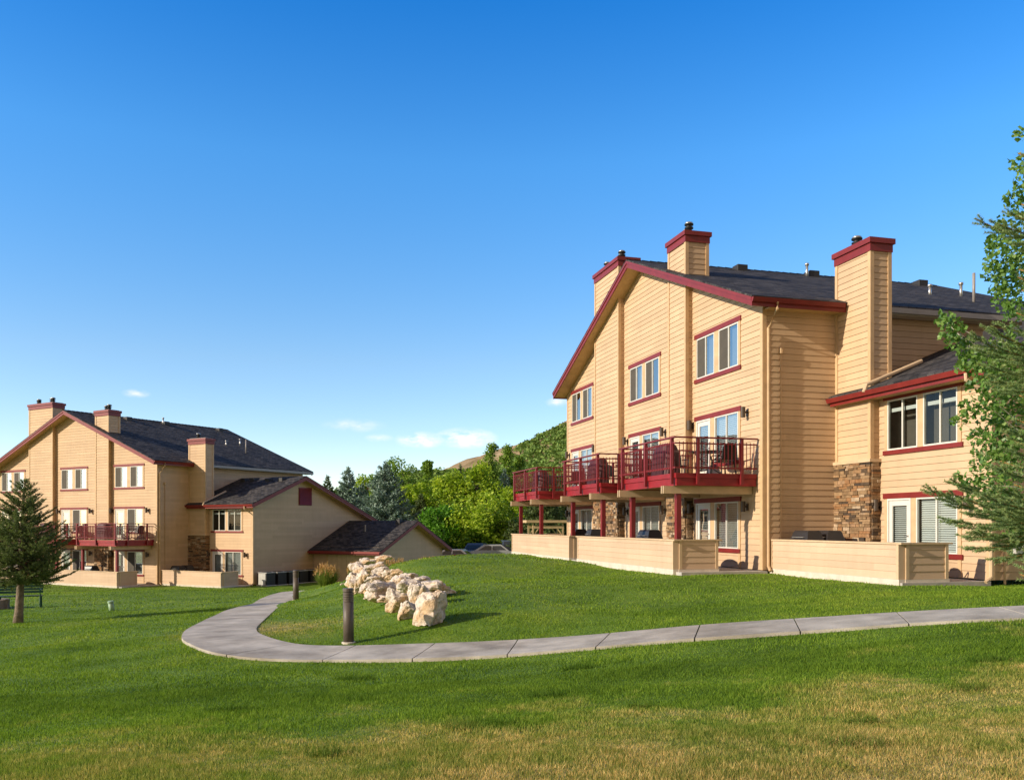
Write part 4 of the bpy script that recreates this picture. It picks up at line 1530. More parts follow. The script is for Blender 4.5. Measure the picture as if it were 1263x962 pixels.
# low patio walls, one thing each
def patio_wall(fr, runs, label):
    """runs: list of ((x0,y0),(x1,y1)) centre lines in the lodge's frame; 0.16 thick, siding on both faces"""
    P_ = thing("patio_wall", label, "patio wall", tuple(fr.o), fr.phi, "low patio walls")
    P_['kind'] = 'thing'
    m, c, f = MB(), MB(), MB()
    for i, ((ax, ay), (bx, by)) in enumerate(runs):
        dx, dy = bx - ax, by - ay
        Ln = math.hypot(dx, dy)
        u = (dx / Ln, dy / Ln)
        n = (u[1], -u[0])
        th = 0.08
        pa = Pl(ax + n[0] * th, ay + n[1] * th, u, n)
        pb = Pl(bx - n[0] * th, by - n[1] * th, (-u[0], -u[1]), (-n[0], -n[1]))
        for pl in (pa, pb):
            clad(m, pl, 0, Ln, 0.05, [(0, 0.855), (Ln, 0.855)], expo=0.17)
            for c0, c1 in ((0.0, 0.085), (Ln - .085, Ln)):
                t = MB()
                pl.box(t, c0, c1, 0, 0.026, 0.05, 0.855)
                t.build("corner_trim", M['trim_pale'], P_)
        ce = Pl(ax, ay, u, n)
        ce.box(m, 0.0, Ln, -th + .001, th - .001, 0.05, 0.855)
        e = 0.03 + i * 0.001
        ce.box(c, -e - (th if i == 0 else -th), Ln + e + th * .999, -th - .04, th + .04, 0.857 - i * .002, 0.90 - i * 0.003)
        ce.box(f, -.02, Ln + .02, -th - .03 - i * .004, th + .03 + i * .004, -0.40, 0.048 - i * .003)
    m.build("siding", M['siding_pale'], P_)
    c.build("cap", M['trim_pale'], P_)
    f.build("footing", M['footing'], P_)
    return P_


for b, w in ((B1, "near lodge"), (B2, "distant lodge")):
    yw = -2.68
    patio_wall(b, [((-17.9, yw), (-9.33, yw)), ((-9.41, yw + .08), (-9.41, yw + .42)), ((-17.82, yw + .08), (-17.82, -.4))],
               "low tan wall under the two farther balconies of the " + w)
    patio_wall(b, [((-8.4, yw), (-0.12, yw)), ((-0.20, yw + .08), (-0.20, yw + 1.30))],
               "low tan wall under the corner balcony of the " + w)
    patio_wall(b, [((0.08, 0.30), (5.52, 0.30)), ((5.44, 0.38), (5.44, 1.55))],
               "low tan wall in front of the stone-based wing of the " + w)


# ------------------------------------------------------------------ patio and balcony furniture
def make_grill(name, label, cat="barbecue", mat='grill_cover'):
    t = thing(name, label, cat)
    m = MB()
    m.box(-.40, .40, -.24, .24, .14, .78)
    m.build("cart", M['black'], t, bevel=.015)
    for sx in (-1, 1):
        k = MB()
        x0, x1 = sorted((sx * .41, sx * .72))
        k.box(x0, x1, -.22, .22, .80, .84)
        k.build("side_shelf", M['black'], t, bevel=.01)
    m = MB()   # hood: half barrel with flat ends
    lo_, hi_ = [], []
    prof = [(-.28, .80), (-.27, .92), (-.21, 1.12), (-.17, 1.17), (.17, 1.17), (.22, 1.12), (.27, .92), (.28, .80)]
    sx_ = lambda z: .42 - .10 * max(0, z - .85) / .32
    for (p, q_) in zip(prof[:-1], prof[1:]):
        m.poly((-sx_(p[1]), p[0], p[1]), (sx_(p[1]), p[0], p[1]), (sx_(q_[1]), q_[0], q_[1]), (-sx_(q_[1]), q_[0], q_[1]))
    for sg in (-1, 1):
        m.poly(*[(sg * sx_(z), y, z) for y, z in prof])
    lid = m.build("lid", M[mat], t)
    h = MB()
    h.tube([(-.25, -.24, .98), (-.25, -.31, .98), (.25, -.31, .98), (.25, -.24, .98)], .013, 8)
    h.build("handle", M['steel'], lid)
    for sx in (-1, 1):
        for sy in (-1, 1):
            w = MB()
            x, y = sx * .36, sy * .2
            w.tube([(x - .02, y, .07), (x + .02, y, .07)], .07, 12)
            w.tube([(x, y, .07), (x, y, .15)], .015, 6)
            w.build("caster", M['rubber'], t)
    return t


def make_covered_grill(name, label):
    t = thing(name, label, "grill cover")
    n = 20
    m = MB()
    rings = []
    for z, sx, sy in ((0.03, .64, .31), (.5, .62, .30), (.76, .60, .29), (.83, .46, .28), (.98, .41, .24), (1.05, .36, .15), (1.07, .1, .06)):
        ring = []
        for k in range(n):
            a = 2 * math.pi * k / n
            c, s_ = math.cos(a), math.sin(a)
            p = 4.0
            r = 1 / (abs(c) ** p + abs(s_) ** p) ** (1 / p)
            w = 1 + (0.05 * math.sin(5 * a + z * 3) if z < .9 else 0)
            ring.append((c * r * sx * w, s_ * r * sy * w, z))
        rings.append(ring)
    for a, b_ in zip(rings[:-1], rings[1:]):
        for k in range(n):
            m.poly(a[k], a[(k + 1) % n], b_[(k + 1) % n], b_[k])
    m.poly(*rings[-1])
    m.build("cover", M['maroon_cover'], t, bevel=.0)
    s_ = MB()
    s_.tube([(-.62, -.345, .45), (-.3, -.345, .43), (.3, -.345, .43), (.62, -.345, .45)], .015, 6)
    s_.build("strap", M['black'], t)
    return t


def make_table(name, label):
    t = thing(name, label, "table")
    m = MB()
    m.lathe(0, 0, [(.54, .70), (.56, .705), (.56, .725), (.54, .73)], 28)
    m.build("table_top", M['black'], t)
    for a in (0, 1, 2, 3):
        l_ = MB()
        c, s_ = math.cos(a * math.pi / 2 + .785), math.sin(a * math.pi / 2 + .785)
        l_.tube([(c * .42, s_ * .42, .70), (c * .10, s_ * .10, .38), (c * .16, s_ * .16, .2), (c * .45, s_ * .45, .0)], .018, 8)
        l_.build("leg", M['black'], t)
    return t


def make_chair(name, label):
    t = thing(name, label, "chair")
    m = MB()
    m.box(-.25, .25, -.24, .24, .42, .455)
    m.build("seat", M['black'], t, bevel=.012)
    m = MB()   # rounded sling back, leaning
    n = 12
    pts = [(-.24, .44), (-.25, .72)] + [(-.25 * math.cos(math.pi * i / n), .74 + .17 * math.sin(math.pi * i / n)) for i in range(n + 1)] + [(.25, .72), (.24, .44)]
    f = lambda x, z, o: (x, .23 + (z - .44) * .22 + o, z)
    m.poly(*[f(x, z, 0) for x, z in pts])
    m.poly(*[f(x, z, .03) for x, z in pts])
    for (p, q_) in zip(pts, pts[1:] + pts[:1]):
        m.poly(f(*p, 0), f(*q_, 0), f(*q_, .03), f(*p, .03))
    m.build("backrest", M['black'], t)
    for sx in (-1, 1):
        for y0, y1 in ((-.22, -.25), (.22, .28)):
            l_ = MB()
            l_.tube([(sx * .24, y0, .43), (sx * .265, y1, 0)], .016, 8)
            l_.build("leg", M['black'], t)
        a = MB()
        a.tube([(sx * .265, -.22, .43), (sx * .29, -.24, .60), (sx * .29, -.18, .645), (sx * .28, .27, .655)], .018, 8)
        a.build("armrest", M['black'], t)
    return t


P_grill = P_cover = P_table = P_chair = None


def put(kind, fr, x, y, z, rz, label):
    global P_grill, P_cover, P_table, P_chair
    loc = fr.p(x, y, z - (.02 if z < .1 else 0))
    grp = {'grill': "patio barbecue grills", 'cover': "covered grills on the balconies", 'table': "round patio tables", 'chair': "black patio chairs"}[kind]
    src = {'grill': P_grill, 'cover': P_cover, 'table': P_table, 'chair': P_chair}[kind]
    if src is None:
        o = {'grill': lambda: make_grill("barbecue_grill", label), 'cover': lambda: make_covered_grill("covered_grill", label),
             'table': lambda: make_table("patio_table", label), 'chair': lambda: make_chair("patio_chair", label)}[kind]()
        o.location, o.rotation_euler = loc, (0, 0, fr.phi + rz)
        o['group'] = grp
        if kind == 'grill':
            P_grill = o
        elif kind == 'cover':
            P_cover = o
        elif kind == 'table':
            P_table = o
        else:
            P_chair = o
        return o
    return dup(src, loc, fr.phi + rz, label, grp)


DK = 2.808
for fr, who in ((B1, "near"), (B2, "distant")):
    for t0, bal in ((0.32, "corner balcony"), (6.39, "middle balcony"), (14.0, "farthest balcony")):
        side_ = "the %s of the %s lodge" % (bal, who)
        put('cover', fr, -t0 - 2.5, -1.75, DK, 0.0, "maroon covered grill behind the railing on " + side_)
        put('table', fr, -t0 - 1.15, -1.0, DK, 0.3, "round black table standing on " + side_)
        put('chair', fr, -t0 - .48, -.85, DK, -1.4, "black chair beside the wall lamp end of " + side_)
        put('chair', fr, -t0 - 1.3, -.40, DK, 0.1, "black chair between table and glass door on " + side_)
        put('chair', fr, -t0 - 3.45, -.9, DK, 1.5, "black chair at the stone chase end of " + side_)
    for x, y, rz, lab in ((-4.1, -1.75, .1, "black grill under the corner balcony of the %s lodge"), (-8.9, -1.9, -.1, "black grill under the middle balcony of the %s lodge"), (-10.4, -2.0, -.1, "black grill beside the farther stone chase of the %s lodge"),):
        put('grill', fr, x, y, 0, rz, lab % who)
    put('chair', fr, -.85, -2.1, 0, .3, "black chair on the corner patio of the %s lodge" % who)
    put('table', fr, -1.75, -1.75, 0, .3, "round black table on the corner patio of the %s lodge" % who)
    put('chair', fr, 4.7, 1.35, 0, 3.0, "black chair on the wing patio of the %s lodge" % who)
    put('grill', fr, .80, .92, .0, .05, "black grill nearer the lawn on the wing patio of the %s lodge" % who)
    put('grill', fr, .84, 1.60, .0, -.08, "black grill in front of the stone base on the wing patio of the %s lodge" % who)
    put('table', fr, 3.6, 1.5, 0, .2, "round black table on the wing patio of the %s lodge" % who)

# ------------------------------------------------------------------ air conditioners beside the gable wall
ac0 = thing("ac_unit", "dark air conditioner with a pale end panel, first of the row by the gable wall", "air conditioner", group="air conditioners by the gable wall")
m = MB()
m.box(-.38, .38, -.38, .38, 0.06, .80)
body = m.build("louvre_body", M['hvac'], ac0, bevel=.02)
m = MB()
m.box(-.40, .40, -.40, .40, .802, .85)
top = m.build("top_panel", M['hvac_top'], ac0, bevel=.02)
m = MB()
m.lathe(0, 0, [(.30, .851), (.30, .87), (.05, .88)], 20)
m.build("fan_guard", M['black'], top)
m = MB()
for i in range(10):
    m.box(-.385, .385, -.390, -.382, .12 + i * .065, .15 + i * .065)
m.build("grille", M['black'], body)
m = MB()
m.box(-.45, .45, -.45, .45, 0, .06)
m.build("pad", M['concrete'], ac0)
acl = ["second air conditioner along the gable wall of the distant lodge", "middle air conditioner in the row by the gable wall", "fourth air conditioner along the gable wall of the distant lodge", "last air conditioner of the row, beside the low garage"]
for i in range(5):
    p = B2.p(6.25, 3.2 + i * .98, 0)
    loc = (p[0], p[1], gz(p[0], p[1]) - .02)
    if i == 0:
        ac0.location, ac0.rotation_euler = loc, (0, 0, B2.phi)
        m = MB()
        m.box(-.30, .30, -.394, -.391, .08, .79)
        m.build("end_panel", M['hvac_top'], ac0)
    else:
        r_ = dup(ac0, loc, B2.phi, acl[i - 1])
        for ch in list(r_.children):
            if ch.name.startswith("end_panel"):
                bpy.data.objects.remove(ch)

# ------------------------------------------------------------------ path bollards
b0 = thing("path_light", "bronze bollard light beside the footpath, the nearer of the two", "bollard light", group="bollard lights along the footpath")
m = MB()
m.lathe(0, 0, [(.098, .03), (.098, .775)], 24)
bb = m.build("post", M['bollard'], b0, True)
m = MB()
prof = []
for i in range(4):
    z = .785 + i * .043
    prof += [(.078, z - .008), (.078, z), (.100, z), (.100, z + .033)]
prof += [(.078, .957), (.078, .965), (.102, .967), (.102, 1.015), (.096, 1.025)]
m.lathe(0, 0, prof, 24)
m.build("louvre_head", M['bollard'], b0)
m = MB()
m.lathe(0, 0, [(.128, -.15), (.128, .025), (.12, .032)], 24)
m.build("base", M['footing'], b0)
p = W(430, 796, 16.33)
b0.location = (p[0], p[1], gz(p[0], p[1]))
b0.rotation_euler = (0, R(-0.4), 0)
p = W(365, 743, 29.8)
dup(b0, (p[0], p[1], gz(p[0], p[1])), 0.6, "bronze bollard light standing farther up the footpath towards the lodge")


# ------------------------------------------------------------------ sandstone boulders
def boulder(px, py_base, d, w, h, label, seed, flat=0.0, dep=None):
    rg = np.random.default_rng(seed)
    import bmesh
    from mathutils import noise as mn
    bm = bmesh.new()
    U = rg.normal(size=(15, 3))
    U /= np.linalg.norm(U, axis=1)[:, None]
    U *= rg.uniform(.82, 1.08, 15)[:, None]
    U = np.sign(U) * np.abs(U) ** .72        # blocky rather than round
    for c in U:
        bm.verts.new(c)
    hull = bmesh.ops.convex_hull(bm, input=bm.verts)
    loose = [v for v in bm.verts if not v.link_faces]
    bmesh.ops.delete(bm, geom=loose, context='VERTS')
    bmesh.ops.dissolve_limit(bm, angle_limit=R(9), verts=bm.verts, edges=bm.edges)
    bmesh.ops.bevel(bm, geom=list(bm.edges), offset=.05, segments=1, affect='EDGES', clamp_overlap=True)
    bmesh.ops.triangulate(bm, faces=bm.faces)
    for _ in range(4):
        big = [e for e in bm.edges if e.calc_length() > .14]
        if not big:
            break
        bmesh.ops.subdivide_edges(bm, edges=big, cuts=1)
        bmesh.ops.triangulate(bm, faces=bm.faces)
    sd = Vector(rg.uniform(-50, 50, 3))
    bm.normal_update()
    for v in bm.verts:
        q_ = v.co + sd
        k = .10 * mn.noise(q_ * 1.9) + .085 * mn.noise(q_ * 4.3) + .045 * mn.noise(q_ * 9.5) - .11 * max(0, .25 - abs(mn.noise(q_ * 1.5 + Vector((7, 3, 1))))) / .25
        v.co = v.co + v.normal * k
    V = np.array([v.co[:] for v in bm.verts])
    lo, hi = V.min(0), V.max(0)
    V = (V - (lo + hi) / 2) / (hi - lo) * np.array([w, dep or w * .8, h * 1.28])
    for v, c in zip(bm.verts, V):
        v.co = c
    me = bpy.data.meshes.new("boulder")
    bm.to_mesh(me)
    bm.free()
    me.polygons.foreach_set('use_smooth', [True] * len(me.polygons))
    me.set_sharp_from_angle(angle=R(22))
    me.materials.append(M['rock'])
    o = bpy.data.objects.new("boulder", me)
    col.objects.link(o)
    p = W(px, py_base, d)
    o.location = (p[0], p[1], p[2] + h * .5 - h * .10)
    o.rotation_euler = (0, 0, rg.uniform(-.5, .5))
    tag(o, label, "boulder", "cream sandstone boulders edging the mound")
    return o


BO = [
    (528, 767, 17.2, .56, .70, "largest upright cream boulder at the near end of the rock row"),
    (502, 762, 17.9, .34, .40, "small rounded boulder leaning beside the largest upright one"),
    (517, 746, 18.9, .42, .52, "shaded boulder tucked behind the small rounded one"),
    (492, 751, 19.0, .44, .52, "cream boulder with a pointed foot next to the small rounded one"),
    (505, 737, 20.3, .50, .48, "pale slanting boulder above the pointed-footed one"),
    (540, 730, 20.0, .68, .30, "flat grey-white slab lying level with the grass behind the largest boulder"),
    (472, 738, 21.3, .78, .50, "broad white boulder in the middle of the rock row"),
    (478, 741, 20.9, .50, .16, "thin low rock at the foot of the broad white boulder"),
    (494, 727, 22.0, .46, .40, "orange-tinged block set behind the broad white boulder"),
    (484, 715, 23.4, .52, .34, "squarish pale block on the upper side of the rock row"),
    (455, 733, 23.2, .44, .34, "low jagged rock in front of the pitted boulder"),
    (451, 727, 24.3, .58, .62, "grey pitted boulder with a dark hollow"),
    (471, 718, 24.6, .50, .50, "tan blocky rock above the grey pitted boulder"),
    (440, 729, 25.4, .36, .50, "narrow pale boulder left of the pitted one, low by the grass"),
    (463, 708, 26.6, .60, .42, "long white boulder along the top of the rock row"),
    (436, 724, 27.2, .56, .52, "pink-cream boulder near the reed clump end of the row"),
    (448, 709, 27.6, .56, .44, "rounded cream rock stacked on the pink-cream boulder"),
    (440, 708, 28.8, .50, .46, "upright rock at the far end of the rock row"),
    (451, 697, 29.5, .54, .28, "topmost grey-tan rock of the pile by the garage"),
    (505, 722, 22.6, .50, .36, "white rock half sunk in the mound behind the orange-tinged block"),
    (474, 689, 33.0, .62, .16, "flat pale stone lying alone near the crest of the mound"),
    (424, 724, 31.5, .26, .16, "small lone stone by the reed clump at the end of the row"),
    (520, 729, 21.0, .46, .40, "pale rock wedged between the slanting boulder and the flat slab"),
    (462, 725, 23.6, .42, .38, "ochre rock filling the gap behind the broad white boulder"),
]
for i, (px, py, d, w, h, lab) in enumerate(BO):
    boulder(px, py, d, w * 1.22, h * .88, lab, 100 + i)


# ------------------------------------------------------------------ reed grass clumps
def reeds(px, py_top, d, r, label, nb=900, npl=150):
    p = W(px, py_top, d)
    z = gz(p[0], p[1])
    h = p[2] - z
    t = thing("reed_grass", label, "reed grass", (p[0], p[1], z), 0, "rust-plumed reed grass clumps")
    n = nb
    a = rng.uniform(0, 2 * np.pi, n)
    rr = r * np.sqrt(rng.uniform(0, 1, n))
    x, y = np.cos(a) * rr * .5, np.sin(a) * rr * .5
    hh = h * rng.uniform(.45, .88, n) * (1 - .30 * (rr / r) ** 2)
    tx, ty = x + np.cos(a) * rr * rng.uniform(.3, 1.0, n), y + np.sin(a) * rr * rng.uniform(.3, 1.0, n)
    b = rng.uniform(0, 2 * np.pi, n)
    w = .011
    z0 = np.zeros(n)
    P0 = np.stack([x - np.cos(b) * w, y - np.sin(b) * w, z0], 1)
    P1 = np.stack([x + np.cos(b) * w, y + np.sin(b) * w, z0], 1)
    P2 = np.stack([tx, ty, hh], 1)
    fast_mesh("blades", np.stack([P0, P1, P2], 1).reshape(-1, 3), 3, rng.uniform(0, 1, n), M['reed'], t)
    n = npl
    a = rng.uniform(0, 2 * np.pi, n)
    rr = r * np.sqrt(rng.uniform(0, 1, n))
    hx, hy, hz = np.cos(a) * rr * 1.15, np.sin(a) * rr * 1.15, h * rng.uniform(.76, 1.0, n) * (1 - .30 * (rr / r) ** 2)
    V = []
    for k in range(5):
        s = rng.normal(0, .018, (n, 2))
        zz = hz - k * .035 * h
        w = .016
        c = rng.uniform(0, 2 * np.pi, n)
        q0 = np.stack([hx + s[:, 0] - np.cos(c) * w, hy + s[:, 1] - np.sin(c) * w, zz - .03], 1)
        q1 = np.stack([hx + s[:, 0] + np.cos(c) * w, hy + s[:, 1] + np.sin(c) * w, zz - .03], 1)
        q2 = np.stack([hx + s[:, 0] * 1.2, hy + s[:, 1] * 1.2, zz + .06], 1)
        V.append(np.stack([q0, q1, q2], 1).reshape(-1, 3))
    V = np.concatenate(V)
    fast_mesh("plumes", V, 3, rng.uniform(0, 1, len(V) // 3), M['plume'], t)


reeds(403, 692, 36, .46, "tall reed grass clump with rust plumes standing alone beside the footpath", 1500, 130)
reeds(438, 691, 38, .30, "reed grass clump partly hidden behind the far end of the rock row")
reeds(456, 688, 38, .40, "short reed clump between the rock pile and the garage gutter", 700, 70)
reeds(475, 684, 41, .46, "rust reed clump on the crest behind the lone flat stone", 700, 70)
reeds(491, 686, 43, .46, "small rust reed clump in front of the garage gable", 600, 60)
reeds(527, 683, 47, .50, "wisp of dry reed grass at the low end of the garage roof", 500, 50)

# ------------------------------------------------------------------ bench, fire ring, marker
t = thing("park_bench", "green slatted park bench behind the small spruce", "bench")
bz = W(30, 748, 32)
t.location = (bz[0] - .15, bz[1], gz(bz[0], bz[1]))
t.rotation_euler = (0, 0, R(24))
m = MB()
for i in range(4):
    y = -.20 + i * .125
    m.box(-.72, .72, y, y + .10, .42, .45)
m.build("seat", M['bench'], t)
m = MB()
for i in range(4):
    z = .52 + i * .105
    m.hexa([(-.72, .27 + i * .025, z), (.72, .27 + i * .025, z), (.72, .30 + i * .025, z), (-.72, .30 + i * .025, z), (-.72, .29 + i * .025, z + .085), (.72, .29 + i * .025, z + .085), (.72, .32 + i * .025, z + .085), (-.72, .32 + i * .025, z + .085)])
m.build("backrest", M['bench'], t)
for x in (-.66, .66):
    for y, x2 in ((-.20, -.24), (.26, .36)):
        k = MB()
        k.tube([(x, y, .42), (x, x2, 0)], .03, 8)
        k.build("leg", M['bench'], t)
    k = MB()
    k.tube([(x, -.20, .42), (x, -.22, .64), (x, .34, .66)], .025, 8)
    k.build("armrest", M['bench'], t)

fx, fy, fz = bz[0] - 1.35, bz[1] - .3, gz(bz[0] - 1.35, bz[1] - .3)
t = thing("fire_ring", "round fire ring of stacked grey-brown blocks beside the bench", "fire ring", (fx, fy, fz))
m = MB()
for row in range(2):
    nb = 18
    for k in range(nb):
        a0, a1 = 2 * math.pi * (k + .5 * row) / nb + .01, 2 * math.pi * (k + 1 + .5 * row) / nb - .01
        z0, z1 = row * .17 + .002, row * .17 + .165
        pr_ = random.uniform(-.015, .015)
        q_ = [(r_ * math.cos(a), r_ * math.sin(a)) for r_, a in ((.62, a0), (.86 + pr_, a0), (.86 + pr_, a1), (.62, a1))]
        m.hexa([(x, y, z0) for x, y in q_] + [(x, y, z1) for x, y in q_])
m.build("block_ring", M['block'], t)
m = MB()
m.lathe(0, 0, [(.60, .02), (.60, .30), (.585, .30), (.585, .03)], 28)
m.build("steel_liner", M['vent'], t)

mk = W(138, 752, 29.5)
t = thing("utility_marker", "short pale green utility marker post leaning in the lawn", "marker post", (mk[0], mk[1], gz(mk[0], mk[1])))
t.rotation_euler = (R(4), R(-7), 0.3)
m = MB()
m.lathe(0, 0, [(.085, -.05), (.085, .27)], 16)
m.build("post", M['marker'], t, True)
m = MB()
m.lathe(0, 0, [(.10, .271), (.10, .32), (.085, .335), (.02, .34)], 16)
m.build("cap", M['marker'], t)


# ------------------------------------------------------------------ trees
def needles(P0, P1, rad, per_m, ln, wd, rg, fwd=0.7):
    """thin needle triangles along twig pieces"""
    L = np.linalg.norm(P1 - P0, axis=1)
    cnt = rg.poisson(L * per_m)
    idx = np.repeat(np.arange(len(L)), cnt)
    n = len(idx)
    t = rg.uniform(0, 1, n)[:, None]
    D = (P1 - P0) / np.maximum(L, 1e-6)[:, None]
    base = P0[idx] + (P1 - P0)[idx] * t
    r = rg.normal(size=(n, 3))
    d = D[idx]
    r -= (r * d).sum(1)[:, None] * d
    r /= np.linalg.norm(r, axis=1)[:, None] + 1e-9
    r[:, 2] += .25
    v = d * fwd + r
    v /= np.linalg.norm(v, axis=1)[:, None]
    l_ = ln * rg.uniform(.65, 1.15, n)[:, None]
    side = np.cross(v, rg.normal(size=(n, 3)))
    side /= np.linalg.norm(side, axis=1)[:, None] + 1e-9
    a = base - side * wd * .5
    b = base + side * wd * .5
    tip = base + v * l_
    V = np.stack([a, b, tip], 1).reshape(-1, 3)
    return V, idx


def branch_twigs(o, az, ln, rise, droop, rg, step=.10, tw=.42, ang=52, minl=.05):
    """one spruce bough: returns twig pieces (P0,P1) and the bough's own line"""
    n = max(4, int(ln / .12))
    ts = np.linspace(0, 1, n + 1)
    h = np.stack([np.cos(az) * np.ones(n + 1), np.sin(az) * np.ones(n + 1)], 1)
    z = rise * ts * ln - droop * ln * ts * (1 - ts) * 1.6 + .10 * ln * ts ** 3
    wob = np.cumsum(rg.normal(0, .012 * ln, n + 1)) * ts
    line = np.stack([o[0] + h[:, 0] * ts * ln - h[:, 1] * wob, o[1] + h[:, 1] * ts * ln + h[:, 0] * wob, o[2] + z], 1)
    P0, P1, G = [line[1:-1]], [line[2:]], [np.zeros(n - 1)]
    m = int(ln * .82 / step)
    for k in range(m):
        for sg in (-1, 1):
            t = .16 + .82 * (k + rg.uniform(.1, .9)) / m
            i = min(n - 1, int(t * n))
            c = line[i] + (line[i + 1] - line[i]) * (t * n - i)
            d = line[i + 1] - line[i]
            d /= np.linalg.norm(d) + 1e-9
            a = R(ang + rg.uniform(-14, 14)) * sg
            dx = d[0] * math.cos(a) - d[1] * math.sin(a)
            dy = d[0] * math.sin(a) + d[1] * math.cos(a)
            tl = max(minl, ln * tw * (1 - t) * rg.uniform(.7, 1.2) + minl)
            e = c + np.array([dx, dy, d[2] + rg.uniform(-.30, .12)]) * tl * .55
            e2 = e + np.array([dx * .8 + d[0] * .4, dy * .8 + d[1] * .4, d[2] + rg.uniform(-.1, .3)]) * tl * .5
            P0 += [c[None], e[None]]
            P1 += [e[None], e2[None]]
            G += [np.array([.3]), np.array([.8])]
    return np.concatenate(P0), np.concatenate(P1), np.concatenate(G), line


def spruce(name, label, base, h, r0, clear, mat, seed, needle=(.06, .016, 120), gap=.24, per=8, group=None, trunk_r=.1, lean=(0, 0), barkm='bark', step=.13):
    rg = np.random.default_rng(seed)
    t = thing(name, label, "spruce tree", base, 0, group)
    m = MB()
    n = 10
    pts, rad = [], []
    for i in range(n + 1):
        s = i / n
        pts.append((lean[0] * s + .02 * math.sin(s * 7), lean[1] * s, -0.1 + (h + .1) * s))
        rad.append(trunk_r * (1 - s) ** .8 * (1 + .25 * math.exp(-s * 22)) + .008)
    m.tube(pts, rad, 12)
    m.build("trunk", M[barkm], t, True)
    A, B_, G = [], [], []
    bl = MB()
    z = clear
    while z < h * .985:
        f = (z - clear) / (h - clear)
        prof = (1 - f) ** .95 * (0.80 + .35 * min(1, f * 8)) * r0 + .07
        k = max(4, int(per * (1 - .45 * f)))
        a0 = rg.uniform(0, 6.28)
        for i in range(k):
            az = a0 + 2 * np.pi * i / k + rg.uniform(-.3, .3)
            ln = prof * rg.uniform(.72, 1.12)
            rise = (.02 + .75 * f ** 1.3) + rg.uniform(-.08, .08)
            c = (lean[0] * z / h, lean[1] * z / h, z + rg.uniform(-.5, .5) * gap)
            p0, p1, g, line = branch_twigs(c, az, ln, rise, .28 * (1 - f), rg, step=step)
            A.append(p0)
            B_.append(p1)
            G.append(g)
            bl.tube([c] + [tuple(q_) for q_ in line[2::3]], [max(.005, .016 * ln * (1 - j / (len(line[2::3]) + 1))) for j in range(len(line[2::3]) + 1)], 5, False)
        z += gap * (1 - .35 * f)
    A.append(np.array([[lean[0], lean[1], h * .93]]))
    B_.append(np.array([[lean[0], lean[1], h * 1.01]]))
    G.append(np.array([.9]))
    A, B_, G = np.concatenate(A), np.concatenate(B_), np.concatenate(G)
    V, idx = needles(A, B_, 0, needle[2], needle[0], needle[1], rg)
    # young growth near the twig ends is paler
    rnd = np.clip(G[idx] * .45 + rg.uniform(0, .5, len(idx)), 0, 1)
    bl.build("bough", M['darkbark'], t)
    fast_mesh("needles", V, 3, rnd, M[mat], t)
    return t


# the small lawn spruce by the bench
sp = W(22, 768, 25.5)
spruce("spruce_tree", "small dark green spruce with a bare lower trunk on the lawn by the bench", (sp[0], sp[1], gz(sp[0], sp[1])), 4.15, 1.50, 1.34, 'needle', 11, (.055, .012, 190), .15, 12, trunk_r=.118, lean=(.2, 0), step=.085)


def leaf_quads(C, size, rg, up=.35):
    n = len(C)
    nn = rg.normal(size=(n, 3))
    nn[:, 2] = np.abs(nn[:, 2]) + up
    nn /= np.linalg.norm(nn, axis=1)[:, None]
    a = np.cross(nn, rg.normal(size=(n, 3)))
    a /= np.linalg.norm(a, axis=1)[:, None]
    b = np.cross(nn, a)
    s = size * rg.uniform(.65, 1.2, n)[:, None]
    return np.stack([C - a * s * .55, C - b * s * .42 + a * s * .08, C + a * s * .55, C + b * s * .42 + a * s * .08], 1).reshape(-1, 3)


